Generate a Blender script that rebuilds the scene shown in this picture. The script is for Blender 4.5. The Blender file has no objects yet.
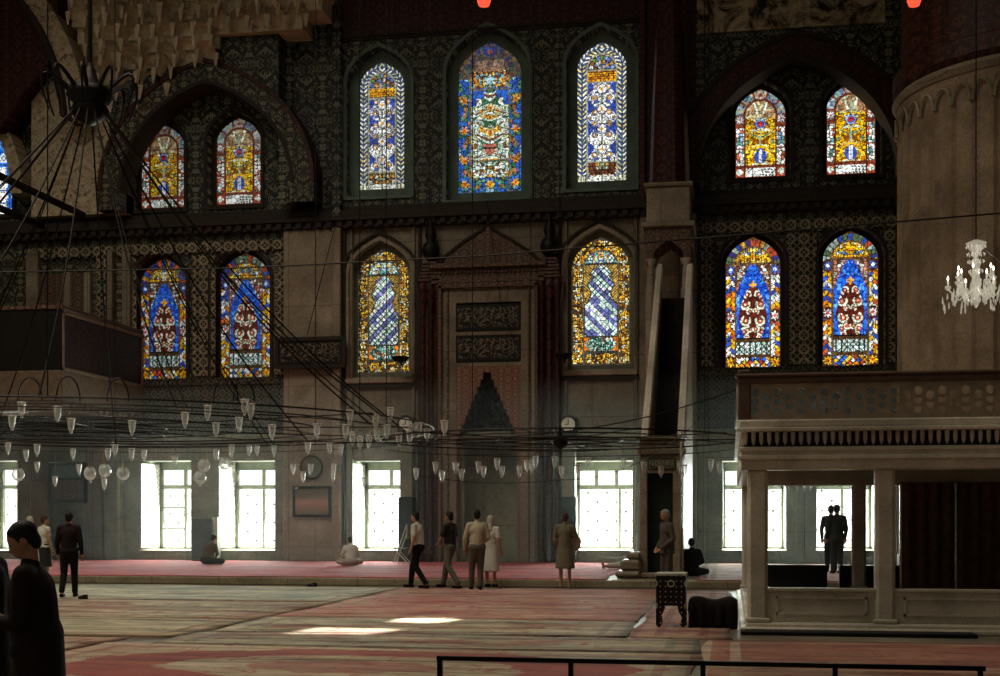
import bpy, bmesh, math, random
import numpy as np
from mathutils import Vector, Matrix, Euler

C = bpy.context.scene.collection
SC = bpy.context.scene
R = math.radians

# ------------------------------------------------------------ camera, sky, lights
F = 1300.0; YAW = R(10); EYE = 1.58; HY = 518.0
CAM = Vector((7.48, -40.6, EYE))
FW = Vector((-math.sin(YAW), math.cos(YAW), 0)); RT = Vector((math.cos(YAW), math.sin(YAW), 0))
cd = bpy.data.cameras.new('camera'); cam = bpy.data.objects.new('camera', cd); C.objects.link(cam)
cam.location = CAM; cam.rotation_euler = (R(90), 0, YAW)
cd.sensor_width = 36; cd.lens = 36 * F / 1000; cd.shift_y = (HY - 338) / 1000; cd.clip_end = 300
SC.camera = cam
SC.view_settings.view_transform = 'Standard'; SC.view_settings.look = 'None'
SC.view_settings.exposure = 0.0; SC.view_settings.gamma = 1; SC.view_settings.use_curve_mapping = False
SC.cycles.max_bounces = 5; SC.cycles.diffuse_bounces = 3; SC.cycles.glossy_bounces = 2
SC.cycles.transmission_bounces = 3; SC.cycles.transparent_max_bounces = 12; SC.cycles.volume_bounces = 0
SC.cycles.sample_clamp_indirect = 2.0; SC.cycles.caustics_reflective = False; SC.cycles.caustics_refractive = False

wd = bpy.data.worlds.new('world'); SC.world = wd; wd.use_nodes = True
wb = wd.node_tree.nodes['Background']; wb.inputs[0].default_value = (0.95, 0.86, 0.74, 1); wb.inputs[1].default_value = 0.10

SUN_EL, SUN_AZ = R(47), R(12)        # azimuth: from +Y towards +X
sdir = Vector((-math.sin(SUN_AZ) * math.cos(SUN_EL), -math.cos(SUN_AZ) * math.cos(SUN_EL), -math.sin(SUN_EL)))
sl = bpy.data.lights.new('sun', 'SUN'); sl.energy = 36.0; sl.angle = R(0.6); sl.color = (1, 0.95, 0.85)
so = bpy.data.objects.new('sun', sl); C.objects.link(so); so.rotation_euler = sdir.to_track_quat('-Z', 'Y').to_euler()

def area(name, loc, sx, sz, energy, col, direction=(0, -1, 0)):
    l = bpy.data.lights.new(name, 'AREA'); l.shape = 'RECTANGLE'; l.size = sx; l.size_y = sz; l.energy = energy; l.color = col
    o = bpy.data.objects.new(name, l); C.objects.link(o); o.location = loc
    o.rotation_euler = Vector(direction).to_track_quat('-Z', 'Y').to_euler(); return o

# pixel helpers: where a sight line meets a true plane of the place
def ray(px, py): return FW + RT * ((px - 500) / F) + Vector((0, 0, 1)) * ((HY - py) / F)
def at_d(px, py, d): return CAM + ray(px, py) * d
def on_y(px, py, Y=0.0):
    r = ray(px, py); return CAM + r * ((Y - CAM.y) / r.y)
def on_z(px, py, z=0.0):
    r = ray(px, py); return CAM + r * ((z - CAM.z) / r.z)
PZ = 0.19                                            # height of the raised platform
STAINED_Y, GROUND_Y = 0.42, 1.70
GX = [(139, 191), (217, 275), (351, 405.5), (570.5, 633), (722, 787), (816, 878), (-26, 17)]      # six ground windows at Y=0
GWIN = []
for a, b in GX:
    GWIN.append((on_y(a, 500).x, on_y(b, 500).x, on_y(a, 551).z * .5 + on_y(b, 551).z * .5, on_y((a + b) / 2, 460).z))
for i, (a, b, c, d) in enumerate(GWIN):              # daylight that comes in through each ground window
    area('window_light', ((a + b) / 2, 1.50, (c + d) / 2), b - a - .2, d - c - .2, [370, 370, 380, 420, 330, 280, 240][i], (0.86, 1.0, 0.9), (0, -1, -0.25))
area('dome_light', (-9, -23, 26.5), 18, 14, 2800, (1, 0.9, 0.76), (0, 0.05, -1)).data.spread = R(128)   # the dome's ring of windows, high over the hall

# ------------------------------------------------------------ helpers
def link(o): C.objects.link(o); return o
def props(o, label=None, cat=None, group=None, kind=None):
    if label: o['label'] = label
    if cat: o['category'] = cat
    if group: o['group'] = group
    if kind: o['kind'] = kind
    return o
def root(name, loc, label=None, cat=None, rz=0.0, group=None, kind=None):
    o = bpy.data.objects.new(name, None); link(o); o.location = loc; o.rotation_euler = (0, 0, rz); o.empty_display_size = .1
    return props(o, label, cat, group, kind)
def rootmat(p):
    m = Matrix.Identity(4)
    while p is not None:
        m = Matrix.Translation(p.location) @ p.rotation_euler.to_matrix().to_4x4() @ m; p = p.parent
    return m
def out(name, bm, mat, parent=None, smooth=False, kind=None):
    """bm in world coordinates becomes one mesh object, under parent when given"""
    if parent is not None: bmesh.ops.transform(bm, matrix=rootmat(parent).inverted(), verts=bm.verts)
    me = bpy.data.meshes.new(name); bm.to_mesh(me); bm.free()
    if smooth: me.shade_smooth()
    o = bpy.data.objects.new(name, me); link(o)
    for m in (mat if isinstance(mat, (list, tuple)) else [mat]): me.materials.append(m)
    if parent is not None: o.parent = parent
    if kind: o['kind'] = kind
    return o
def thing(name, bm, mat, label, cat, group=None, smooth=False):
    """a thing that is one mesh: its origin goes to the middle of its base"""
    vs = [v.co for v in bm.verts]
    c = Vector(((min(v.x for v in vs) + max(v.x for v in vs)) / 2, (min(v.y for v in vs) + max(v.y for v in vs)) / 2, min(v.z for v in vs)))
    bmesh.ops.translate(bm, vec=-c, verts=bm.verts)
    o = out(name, bm, mat, None, smooth); o.location = c
    return props(o, label, cat, group)
def copy_tree(o, parent=None):
    c = o.copy(); link(c); c.parent = parent
    for ch in list(o.children): copy_tree(ch, c)
    return c
def B(): return bmesh.new()
def box(bm, x0, x1, y0, y1, z0, z1, bev=0.0):
    r = bmesh.ops.create_cube(bm, size=1)
    bmesh.ops.scale(bm, vec=(abs(x1 - x0), abs(y1 - y0), abs(z1 - z0)), verts=r['verts'])
    bmesh.ops.translate(bm, vec=((x0 + x1) / 2, (y0 + y1) / 2, (z0 + z1) / 2), verts=r['verts'])
    if bev > 0:
        es = list({e for v in r['verts'] for e in v.link_edges})
        bmesh.ops.bevel(bm, geom=es, offset=bev, segments=1, affect='EDGES', profile=.5)
    return bm
def cone(bm, a, b, ra, rb, seg=10, caps=True):
    a = Vector(a); b = Vector(b); d = b - a; L = d.length
    if L < 1e-6: return bm
    m = Matrix.Translation((a + b) / 2) @ d.to_track_quat('Z', 'Y').to_matrix().to_4x4()
    bmesh.ops.create_cone(bm, cap_ends=caps, segments=seg, radius1=ra, radius2=rb, depth=L, matrix=m); return bm
def ball(bm, c, r, seg=1):
    r = r if isinstance(r, (tuple, list)) else (r, r, r)
    bmesh.ops.create_icosphere(bm, subdivisions=seg, radius=1, matrix=Matrix.Translation(c) @ Matrix.Diagonal((*r, 1))); return bm
def tube(bm, pts, r, seg=6):
    pts = [Vector(p) for p in pts]; n = len(pts); rings = []
    for i, p in enumerate(pts):
        d = (pts[min(i + 1, n - 1)] - pts[max(i - 1, 0)]).normalized()
        u = d.orthogonal().normalized() if i == 0 else (u - d * u.dot(d)).normalized()
        v = d.cross(u); rr = r[i] if isinstance(r, (list, tuple)) else r
        rings.append([bm.verts.new(p + (u * math.cos(t) + v * math.sin(t)) * rr) for t in [2 * math.pi * k / seg for k in range(seg)]])
    for a, b in zip(rings, rings[1:]):
        for k in range(seg): bm.faces.new((a[k], a[(k + 1) % seg], b[(k + 1) % seg], b[k]))
    bm.faces.new(rings[0][::-1]); bm.faces.new(rings[-1]); return bm
def ring(bm, c, rad, r, seg=96, a0=0, a1=2 * math.pi, ms=5):
    n = seg; full = abs(a1 - a0 - 2 * math.pi) < 1e-6
    rs = []
    for i in range(n if full else n + 1):
        t = a0 + (a1 - a0) * i / n; cx, cy = math.cos(t), math.sin(t)
        rs.append([bm.verts.new((c[0] + (rad + r * math.cos(s)) * cx, c[1] + (rad + r * math.cos(s)) * cy, c[2] + r * math.sin(s))) for s in [2 * math.pi * k / ms for k in range(ms)]])
    m = len(rs)
    for i in range(m if full else m - 1):
        a = rs[i]; b = rs[(i + 1) % m]
        for k in range(ms): bm.faces.new((a[k], b[k], b[(k + 1) % ms], a[(k + 1) % ms]))
    return bm
def lathe(bm, c, prof, seg=16, sx=1.0, sy=1.0):
    c = Vector(c); rs = []
    for r, z in prof: rs.append([bm.verts.new(c + Vector((r * sx * math.cos(t), r * sy * math.sin(t), z))) for t in [2 * math.pi * k / seg for k in range(seg)]])
    for a, b in zip(rs, rs[1:]):
        for k in range(seg): bm.faces.new((a[k], a[(k + 1) % seg], b[(k + 1) % seg], b[k]))
    if prof[0][0] > 1e-4: bm.faces.new(rs[0][::-1])
    if prof[-1][0] > 1e-4: bm.faces.new(rs[-1])
    return bm
def plate(bm, outer, holes, y0, y1):
    """an upright slab: the XZ outline with holes, between y0 and y1"""
    cu = bpy.data.curves.new('t', 'CURVE'); cu.dimensions = '2D'; cu.fill_mode = 'BOTH'; cu.extrude = abs(y1 - y0) / 2
    for loop in [outer] + list(holes):
        s = cu.splines.new('POLY'); s.points.add(len(loop) - 1); s.use_cyclic_u = True
        for p, q in zip(s.points, loop): p.co = (q[0], q[1], 0, 1)
    o = bpy.data.objects.new('t', cu); C.objects.link(o)
    dg = bpy.context.evaluated_depsgraph_get(); me = bpy.data.meshes.new_from_object(o.evaluated_get(dg))
    me.transform(Matrix.Translation((0, (y0 + y1) / 2, 0)) @ Matrix.Rotation(R(90), 4, 'X'))
    bm.from_mesh(me); bpy.data.meshes.remove(me); bpy.data.objects.remove(o); bpy.data.curves.remove(cu)
    bmesh.ops.remove_doubles(bm, verts=bm.verts, dist=1e-5)
    return bm
def rect(x0, x1, z0, z1): return [(x0, z0), (x1, z0), (x1, z1), (x0, z1)]
def arch(x0, x1, z0, z1, rise=None, n=14, grow=0.0, pt=0.16):
    x0 -= grow; x1 += grow; z0 -= grow; z1 += grow * 1.1
    hw = (x1 - x0) / 2; cx = (x0 + x1) / 2; rise = rise or hw * 1.08; zs = z1 - rise
    P = [(x0, z0), (x1, z0)]
    for i in range(n + 1):
        t = math.pi / 2 * i / n; P.append((cx + hw * math.cos(t), zs + rise * ((1 - pt) * math.sin(t) + pt * (i / n) ** 4)))
    for i in range(n - 1, -1, -1):
        t = math.pi / 2 * i / n; P.append((cx - hw * math.cos(t), zs + rise * ((1 - pt) * math.sin(t) + pt * (i / n) ** 4)))
    return P
def arch_top(x, x0, x1, z1, rise=None, pt=0.16):
    hw = (x1 - x0) / 2; cx = (x0 + x1) / 2; rise = rise or hw * 1.08; zs = z1 - rise
    c = np.clip(np.abs(x - cx) / hw, 0, 1); t = np.arccos(c)
    return zs + rise * ((1 - pt) * np.sin(t) + pt * (t / (math.pi / 2)) ** 4)

# ------------------------------------------------------------ materials
class NT:
    def __init__(s, name):
        s.m = bpy.data.materials.new(name); s.m.use_nodes = True; s.t = s.m.node_tree; s.n = s.t.nodes
        s.b = s.n['Principled BSDF']; s.o = s.n['Material Output']
        s.b.inputs['Specular IOR Level'].default_value = .25
    def lk(s, a, b):
        if hasattr(a, 'outputs'): a = a.outputs[0]
        s.t.links.new(a, b)
    def coord(s, kind='Object'): return s.n.new('ShaderNodeTexCoord').outputs[kind]
    def math(s, op, a, b=None, c=None, clamp=False):
        n = s.n.new('ShaderNodeMath'); n.operation = op; n.use_clamp = clamp
        for i, v in enumerate((a, b, c)):
            if v is None: continue
            if isinstance(v, (int, float)): n.inputs[i].default_value = v
            else: s.lk(v, n.inputs[i])
        return n.outputs[0]
    def sep(s, v): n = s.n.new('ShaderNodeSeparateXYZ'); s.lk(v, n.inputs[0]); return n.outputs
    def comb(s, x, y, z):
        n = s.n.new('ShaderNodeCombineXYZ')
        for i, v in enumerate((x, y, z)):
            if isinstance(v, (int, float)): n.inputs[i].default_value = v
            else: s.lk(v, n.inputs[i])
        return n.outputs[0]
    def noise(s, v, scale, detail=3, rough=.55, dist=0.0):
        n = s.n.new('ShaderNodeTexNoise'); s.lk(v, n.inputs['Vector']); n.inputs['Scale'].default_value = scale
        n.inputs['Detail'].default_value = detail; n.inputs['Roughness'].default_value = rough; n.inputs['Distortion'].default_value = dist
        return n.outputs[0]
    def voro(s, v, scale, feature='F1', rnd=1.0):
        n = s.n.new('ShaderNodeTexVoronoi'); n.feature = feature; s.lk(v, n.inputs['Vector']); n.inputs['Scale'].default_value = scale
        n.inputs['Randomness'].default_value = rnd; return n
    def ramp(s, f, stops, interp='LINEAR'):
        n = s.n.new('ShaderNodeValToRGB'); n.color_ramp.interpolation = interp; s.lk(f, n.inputs[0]); e = n.color_ramp.elements
        while len(e) > 2: e.remove(e[-1])
        for i, (p, c) in enumerate(stops):
            x = e[i] if i < 2 else e.new(p); x.position = p; x.color = (*c, 1) if len(c) == 3 else c
        return n.outputs[0]
    def mix(s, f, a, b, mode='MIX'):
        n = s.n.new('ShaderNodeMix'); n.data_type = 'RGBA'; n.blend_type = mode; n.clamp_factor = True
        for sock, v in ((n.inputs[0], f), (n.inputs[6], a), (n.inputs[7], b)):
            if isinstance(v, (int, float)): sock.default_value = v
            elif isinstance(v, tuple): sock.default_value = (*v, 1) if len(v) == 3 else v
            else: s.lk(v, sock)
        return n.outputs[2]
    def bump(s, h, strength=.4, dist=.02):
        n = s.n.new('ShaderNodeBump'); n.inputs['Strength'].default_value = strength; n.inputs['Distance'].default_value = dist
        s.lk(h, n.inputs['Height']); s.lk(n.outputs[0], s.b.inputs['Normal'])
    def base(s, c, rough=.7):
        if isinstance(c, tuple): s.b.inputs['Base Color'].default_value = (*c, 1)
        else: s.lk(c, s.b.inputs['Base Color'])
        s.b.inputs['Roughness'].default_value = rough; return s.m
def lin(r, g, b): return tuple((v / 255) ** 2.2 for v in (r, g, b))
def plain(name, c, rough=.7, metal=0.0, var=.25, scale=6.0):
    t = NT(name); v = t.noise(t.coord(), scale, 4)
    k = t.ramp(v, [(.3, tuple(x * (1 - var) for x in c)), (.7, tuple(min(1, x * (1 + var)) for x in c))])
    t.b.inputs['Metallic'].default_value = metal; return t.base(k, rough)
def sand(t, joint):                                      # x/z world metres
    pass
def marble(name, a, b, jx=1.3, jz=1.9, joint=.6, rough=.45, veins=.5):
    t = NT(name); co = t.coord(); n1 = t.noise(co, .9, 6, .6, .8); n2 = t.noise(co, 3.5, 5, .65, 2.5)
    base = t.ramp(n1, [(.3, a), (.7, b)])
    vein = t.ramp(n2, [(.47, (1, 1, 1)), (.5, (1 - veins,) * 3), (.53, (1, 1, 1))])
    col = t.mix(1.0, base, vein, 'MULTIPLY')
    stain = t.ramp(t.noise(co, .45, 4, .7), [(.35, (.62, .6, .58)), (.65, (1, 1, 1))])
    col = t.mix(1.0, col, stain, 'MULTIPLY')
    x, y, z = t.sep(co)
    def line(v, p): return t.math('LESS_THAN', t.math('ABSOLUTE', t.math('SUBTRACT', t.math('FRACT', t.math('DIVIDE', v, p)), .5)), .012 / p)
    j = t.math('MAXIMUM', line(t.math('ADD', x, t.math('MULTIPLY', y, .731)), jx), line(z, jz))
    col = t.mix(t.math('MULTIPLY', j, joint), col, tuple(v * .25 for v in a))
    t.bump(t.math('SUBTRACT', n2, t.math('MULTIPLY', j, .6)), .25, .02)
    return t.base(col, rough)
def arabesque(name, dark, light, accent, px=1.6, pz=2.2, scale=2.2, amount=.5, accentamt=.3, lines=True, rough=.5, axes='xz'):
    """symmetrical painted or tiled scroll work"""
    t = NT(name); co = t.coord(); x, y, z = t.sep(co)
    if axes == 'yz': x = y
    if axes == 'xy': z = y
    mx = t.math('PINGPONG', x, px / 2); mz = t.math('PINGPONG', z, pz / 2)
    v = t.comb(mx, mz, 0.0)
    n = t.noise(v, scale, 2, .5, 1.2)
    band = t.math('ABSOLUTE', t.math('SUBTRACT', t.math('FRACT', t.math('MULTIPLY', n, 5.0)), .5))
    scroll = t.math('LESS_THAN', band, .14)
    vv = t.voro(v, scale * 2.4)
    petals = t.math('LESS_THAN', vv.outputs['Distance'], .3)
    gate = t.math('GREATER_THAN', t.noise(v, scale * .8, 1), .5 - (amount - .5) * .3)
    m = t.math('MAXIMUM', scroll, t.math('MULTIPLY', petals, gate))
    fade = t.math('MULTIPLY', m, t.ramp(t.noise(co, 1.3, 4, .7), [(.3, (.35,) * 3), (.7, (1, 1, 1))]))
    col = t.mix(fade, dark, light)
    acc = t.math('MULTIPLY', t.math('MULTIPLY', t.math('GREATER_THAN', vv.outputs['Distance'], .42), accentamt), t.math('SUBTRACT', 1.0, m))
    col = t.mix(acc, col, accent)
    if lines:
        def ln(v, p, w): return t.math('LESS_THAN', t.math('ABSOLUTE', t.math('SUBTRACT', t.math('FRACT', t.math('DIVIDE', v, p)), .5)), w)
        col = t.mix(t.math('MULTIPLY', ln(x, px, .012), .7), col, tuple(v * .6 for v in dark))
    t.bump(m, .15, .01)
    return t.base(col, rough)
def starwork(name, dark, light, p=.42, rough=.55):
    """interlaced star and circle tile work"""
    t = NT(name); co = t.coord(); x, y, z = t.sep(co); x = t.math('ADD', x, y)
    mx = t.math('PINGPONG', x, p / 2); mz = t.math('PINGPONG', z, p / 2)
    d1 = t.math('SQRT', t.math('ADD', t.math('POWER', mx, 2), t.math('POWER', mz, 2)))
    d2 = t.math('ABSOLUTE', t.math('SUBTRACT', mx, mz)); d3 = t.math('ABSOLUTE', t.math('SUBTRACT', t.math('ADD', mx, mz), p / 2))
    m = t.math('LESS_THAN', t.math('ABSOLUTE', t.math('SUBTRACT', d1, p * .3)), p * .055)
    m = t.math('MAXIMUM', m, t.math('LESS_THAN', d2, p * .04)); m = t.math('MAXIMUM', m, t.math('LESS_THAN', d3, p * .04))
    fade = t.math('MULTIPLY', m, t.ramp(t.noise(co, 1.7, 3), [(.3, (.5,) * 3), (.7, (1, 1, 1))]))
    t.bump(m, .3, .01)
    return t.base(t.mix(fade, dark, light), rough)
def calligraphy(name, bg, fg):
    """flowing script strokes between two rules, on a dark board"""
    t = NT(name); co = t.coord('Generated'); x, y, z = t.sep(co)
    v = t.comb(t.math('MULTIPLY', x, 3.2), 0.0, t.math('MULTIPLY', z, 1.5))
    n = t.noise(v, 1.9, 3, .55, 1.6)
    s1 = t.math('LESS_THAN', t.math('ABSOLUTE', t.math('SUBTRACT', t.math('FRACT', t.math('MULTIPLY', n, 6)), .5)), .12)
    up = t.math('LESS_THAN', t.math('ABSOLUTE', t.math('SUBTRACT', t.math('FRACT', t.math('ADD', t.math('MULTIPLY', x, 11), t.math('MULTIPLY', t.noise(v, 1.2, 1), 3))), .5)), .09)
    up = t.math('MULTIPLY', up, t.math('GREATER_THAN', z, .45))
    m = t.math('MAXIMUM', s1, up)
    ins = t.math('MULTIPLY', t.math('LESS_THAN', t.math('ABSOLUTE', t.math('SUBTRACT', x, .5)), .47), t.math('LESS_THAN', t.math('ABSOLUTE', t.math('SUBTRACT', z, .5)), .38))
    m = t.math('MULTIPLY', m, ins)
    return t.base(t.mix(m, bg, fg), .5)

M = {}
M['marble'] = marble('mihrab_marble', lin(116, 104, 84), lin(150, 137, 113), joint=.8)
M['marble_low'] = marble('ground_marble', lin(116, 118, 98), lin(152, 152, 126), 1.2, 2.3, joint=.7)
M['marble_light'] = marble('pale_marble', lin(142, 128, 106), lin(176, 160, 136), .9, 1.3)
M['marble_white'] = marble('white_marble', lin(204, 194, 170), lin(240, 230, 206), 3.1, 9.7, joint=.2, veins=.25)
M['tile_top'] = arabesque('upper_tile_scrolls', lin(32, 30, 25), lin(128, 126, 106), lin(44, 58, 50), 1.1, 1.7, 3.4)
M['tile_mid'] = arabesque('middle_tile_scrolls', lin(38, 34, 27), lin(134, 126, 102), lin(52, 58, 50), .9, 1.2, 4.2)
M['jamb'] = starwork('jamb_lattice', lin(235, 232, 215), lin(84, 84, 72), .32); M['tile_teal'] = plain('teal_grey_reveal', lin(96, 112, 100), .6, var=.25, scale=2)
M['star_tile'] = starwork('star_tile', lin(42, 38, 30), lin(165, 150, 120))
M['star_fine'] = starwork('fine_star_tile', lin(36, 33, 26), lin(104, 96, 78), .3)
M['paint_beige'] = arabesque('beige_painted_plaster', lin(196, 180, 148), lin(84, 64, 50), lin(150, 120, 96), 1.3, 1.7, 3.4, lines=False)
M['plaster'] = marble('bare_plaster', lin(200, 184, 150), lin(236, 222, 190), 9.3, 8.1, joint=0, rough=.8, veins=.35)
M['maroon'] = arabesque('maroon_painted_band', lin(46, 20, 16), lin(92, 54, 42), lin(60, 34, 26), .8, .8, 4.5, lines=False)
M['dark_stone'] = plain('dark_stone_moulding', lin(52, 44, 36), .7)
M['black_wood'] = plain('blackened_wood', lin(26, 21, 17), .5)
M['redstone'] = arabesque('carved_red_stone', lin(80, 60, 48), lin(124, 102, 84), lin(64, 46, 38), .5, .5, 7.5, lines=False)
M['iron'] = plain('dark_iron', lin(30, 25, 21), .45, .6)
M['steel'] = plain('worn_steel', lin(185, 185, 175), .25, .9)
M['brass'] = plain('dull_brass', lin(120, 98, 60), .4, .8)
M['callig'] = calligraphy('dark_inscription', lin(22, 17, 13), lin(112, 98, 78))
M['white_frame'] = plain('weathered_white_paint', lin(185, 188, 172), .6)
M['green_frame'] = plain('grey_green_window_wood', lin(112, 118, 102), .6)

def glass_lamp_mat():
    t = NT('clear_lamp_glass'); n = t.n
    tr = n.new('ShaderNodeBsdfTransparent'); tl = n.new('ShaderNodeBsdfTranslucent'); tl.inputs[0].default_value = (1, 1, .95, 1)
    gl = n.new('ShaderNodeBsdfGlossy'); gl.inputs['Roughness'].default_value = .15; gl.inputs[0].default_value = (1, 1, .95, 1)
    df = n.new('ShaderNodeBsdfDiffuse'); df.inputs[0].default_value = (.95, .95, .88, 1)
    lw = n.new('ShaderNodeLayerWeight'); lw.inputs[0].default_value = .72
    m0 = n.new('ShaderNodeMixShader'); m0.inputs[0].default_value = .45; t.lk(tl, m0.inputs[1]); t.lk(df, m0.inputs[2])
    m1 = n.new('ShaderNodeMixShader'); m1.inputs[0].default_value = .35; t.lk(m0, m1.inputs[1]); t.lk(gl, m1.inputs[2])
    m2 = n.new('ShaderNodeMixShader'); t.lk(t.math('MULTIPLY_ADD', lw.outputs['Facing'], .72, .22, clamp=True), m2.inputs[0]); t.lk(tr, m2.inputs[1]); t.lk(m1, m2.inputs[2])
    t.lk(m2, t.o.inputs[0]); return t.m
M['lamp_glass'] = glass_lamp_mat()
def emit_attr(name, strength):
    t = NT(name); n = t.n; a = n.new('ShaderNodeAttribute'); a.attribute_name = 'glass'
    e = n.new('ShaderNodeEmission'); t.lk(a.outputs['Color'], e.inputs[0]); e.inputs[1].default_value = strength
    gl = n.new('ShaderNodeBsdfGlossy'); gl.inputs['Roughness'].default_value = .3; gl.inputs[0].default_value = (.05, .05, .05, 1)
    ad = n.new('ShaderNodeAddShader'); t.lk(e, ad.inputs[0]); t.lk(gl, ad.inputs[1]); t.lk(ad, t.o.inputs[0]); return t.m
def emit(name, col, strength):
    t = NT(name); n = t.n; e = n.new('ShaderNodeEmission'); e.inputs[0].default_value = (*col, 1); e.inputs[1].default_value = strength
    t.lk(e, t.o.inputs[0]); return t.m
def day_glass(name, strength, holes=True):
    """bright daylit obscured glass behind a pierced star grille"""
    t = NT(name); n = t.n; co = t.coord(); x, y, z = t.sep(co); p = .62
    mx = t.math('PINGPONG', x, p / 2); mz = t.math('PINGPONG', z, p / 2)
    d = t.math('SQRT', t.math('ADD', t.math('POWER', mx, 2), t.math('POWER', mz, 2)))
    d2 = t.math('SQRT', t.math('ADD', t.math('POWER', t.math('SUBTRACT', mx, p / 2), 2), t.math('POWER', t.math('SUBTRACT', mz, p / 2), 2)))
    m = t.math('MAXIMUM', t.math('LESS_THAN', d, .05), t.math('LESS_THAN', d2, .05))
    ang = t.math('LESS_THAN', t.math('ABSOLUTE', t.math('SUBTRACT', t.math('MINIMUM', d, d2), .13)), .026)
    dot = t.math('MULTIPLY', ang, t.math('GREATER_THAN', t.math('FRACT', t.math('MULTIPLY', t.math('ADD', x, z), 9)), .55))
    m = t.math('MAXIMUM', m, dot)
    col = t.mix(m, (1, 1, .96), (.10, .13, .09)) if holes else t.mix(t.math('GREATER_THAN', t.noise(co, 3, 2), .62), (1, 1, .97), (.7, .78, .66))
    e = n.new('ShaderNodeEmission'); t.lk(col, e.inputs[0]); e.inputs[1].default_value = strength
    tr = n.new('ShaderNodeBsdfTransparent'); ms = n.new('ShaderNodeMixShader'); ms.inputs[0].default_value = .55
    t.lk(e, ms.inputs[1]); t.lk(tr, ms.inputs[2]); t.lk(ms, t.o.inputs[0]); return t.m
M['day_grille'] = day_glass('pierced_daylit_glass', 4.5); M['day_plain'] = day_glass('plain_daylit_glass', 4.0, False)
#PART2
# ------------------------------------------------------------ the room
XL, XR = on_y(-60, 400).x, on_y(1090, 400).x
WX0, WX1, WTOP = -24.0, 26.0, 28.0
CORN = 11.14                                          # underside of the long cornice
def st(name, bm, mat, parent=None, smooth=False): return out(name, bm, mat, parent, smooth, kind='structure')

bm = B(); box(bm, WX0, WX1, -47, 3, -.3, 0); st('floor', bm, marble('floor_stone', lin(110, 100, 84), lin(140, 130, 110)))
bm = B(); box(bm, WX0 - 1, WX1 + 1, -20, .4, WTOP, WTOP + .4); st('ceiling', bm, M['plaster'])
bm = B(); box(bm, WX0 - .6, WX0, -47, 3, 0, WTOP); st('wall_left', bm, M['marble_low'])
bm = B(); box(bm, WX1, WX1 + .6, -47, 3, 0, WTOP); st('wall_right', bm, M['marble_low'])

# stained windows: pixel box at the plane of the glass, kind
SW = [  # px0, px1, ytop, ybottom, kind
    (140, 187, 123, 210, 'vase', .36), (215, 263, 116, 206, 'vase', .5),
    (358, 406, 60, 191, 'chain', .75), (457, 523, 40, 194, 'bouquet', .8), (576, 628, 40, 183, 'chain', 1.0),
    (734, 787, 87, 179, 'vase', 1.0), (825, 877, 81, 176, 'vase', 1.0),
    (139, 189, 256, 383, 'mihrab', .36), (219, 272, 251, 381, 'mihrab', .42),
    (356, 411, 247, 375, 'lattice', .7), (570, 632, 235, 367, 'lattice', .95),
    (724, 782, 235, 371, 'mihrab', 1.0), (821, 880, 229, 369, 'mihrab', .95),
    (-22, 17, 138, 216, 'stars', .9)]
SBOX = []
for a, b, t, bo, k, s in SW:
    x0, x1 = on_y(a, 300, STAINED_Y).x, on_y(b, 300, STAINED_Y).x; pc = (a + b) / 2
    SBOX.append((x0, x1, on_y(pc, bo, STAINED_Y).z, on_y(pc, t, STAINED_Y).z))
X_L0 = on_y(88, 300).x; X_P0 = on_y(285, 300).x; X_P1 = on_y(343, 300).x; X_Q0 = on_y(640, 300).x; X_Q1 = on_y(697, 300).x
holes_top = [arch(*SBOX[i][:4], grow=.08) for i in (0, 1, 5, 6, 13)] + [arch(*SBOX[i][:4], grow=.27, pt=.22) for i in (2, 3, 4)]
# sun comes in through three casements high above the windows
def casement(px, py, w, h):
    g = on_z(px, py, 0.03); k = -g.y / -sdir.y if sdir.y else 0; p = g - sdir * (g.y / sdir.y)
    return rect(p.x - w / 2, p.x + w / 2 + .16, p.z - h / 2, p.z + h / 2 + .82)
cas = [casement(342, 630.5, 1.15, .75), casement(424, 619.5, .8, .75), casement(535, 608.5, .35, .3)]
bm = B(); plate(bm, rect(WX0, WX1, CORN, WTOP), holes_top + cas, 0, .75); st('wall_back_upper', bm, M['tile_top'])
# middle zone
zm0, zm1 = 4.25, CORN
sh = [arch(*SBOX[i][:4], grow=.10) for i in (7, 8)]
bm = B(); plate(bm, rect(WX0, X_P0, zm0, zm1), sh, 0, .75); st('wall_back_west', bm, M['tile_mid'])
bm = B(); plate(bm, rect(X_P0, X_Q1, zm0, zm1), [arch(*SBOX[i][:4], grow=.12) for i in (9, 10)] + [rect(on_y(459.5, 400, -.45).x, on_y(517.5, 400, -.45).x, zm0 + .001, on_y(487, 370, -.45).z)], 0, .75); st('wall_back_centre', bm, M['marble'])
bm = B(); plate(bm, rect(X_Q1, WX1, zm0, zm1), [arch(*SBOX[i][:4], grow=.10) for i in (11, 12)], 0, .75); st('wall_back_east', bm, M['tile_mid'])
bm = B(); plate(bm, rect(WX0, WX1, 0, zm0), [rect(*g) for g in GWIN] + [rect(on_y(459.5, 400, -.45).x, on_y(517.5, 400, -.45).x, .17, zm0 - .001)], 0, 2.0); st('wall_back_ground', bm, M['marble_low'])
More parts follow.
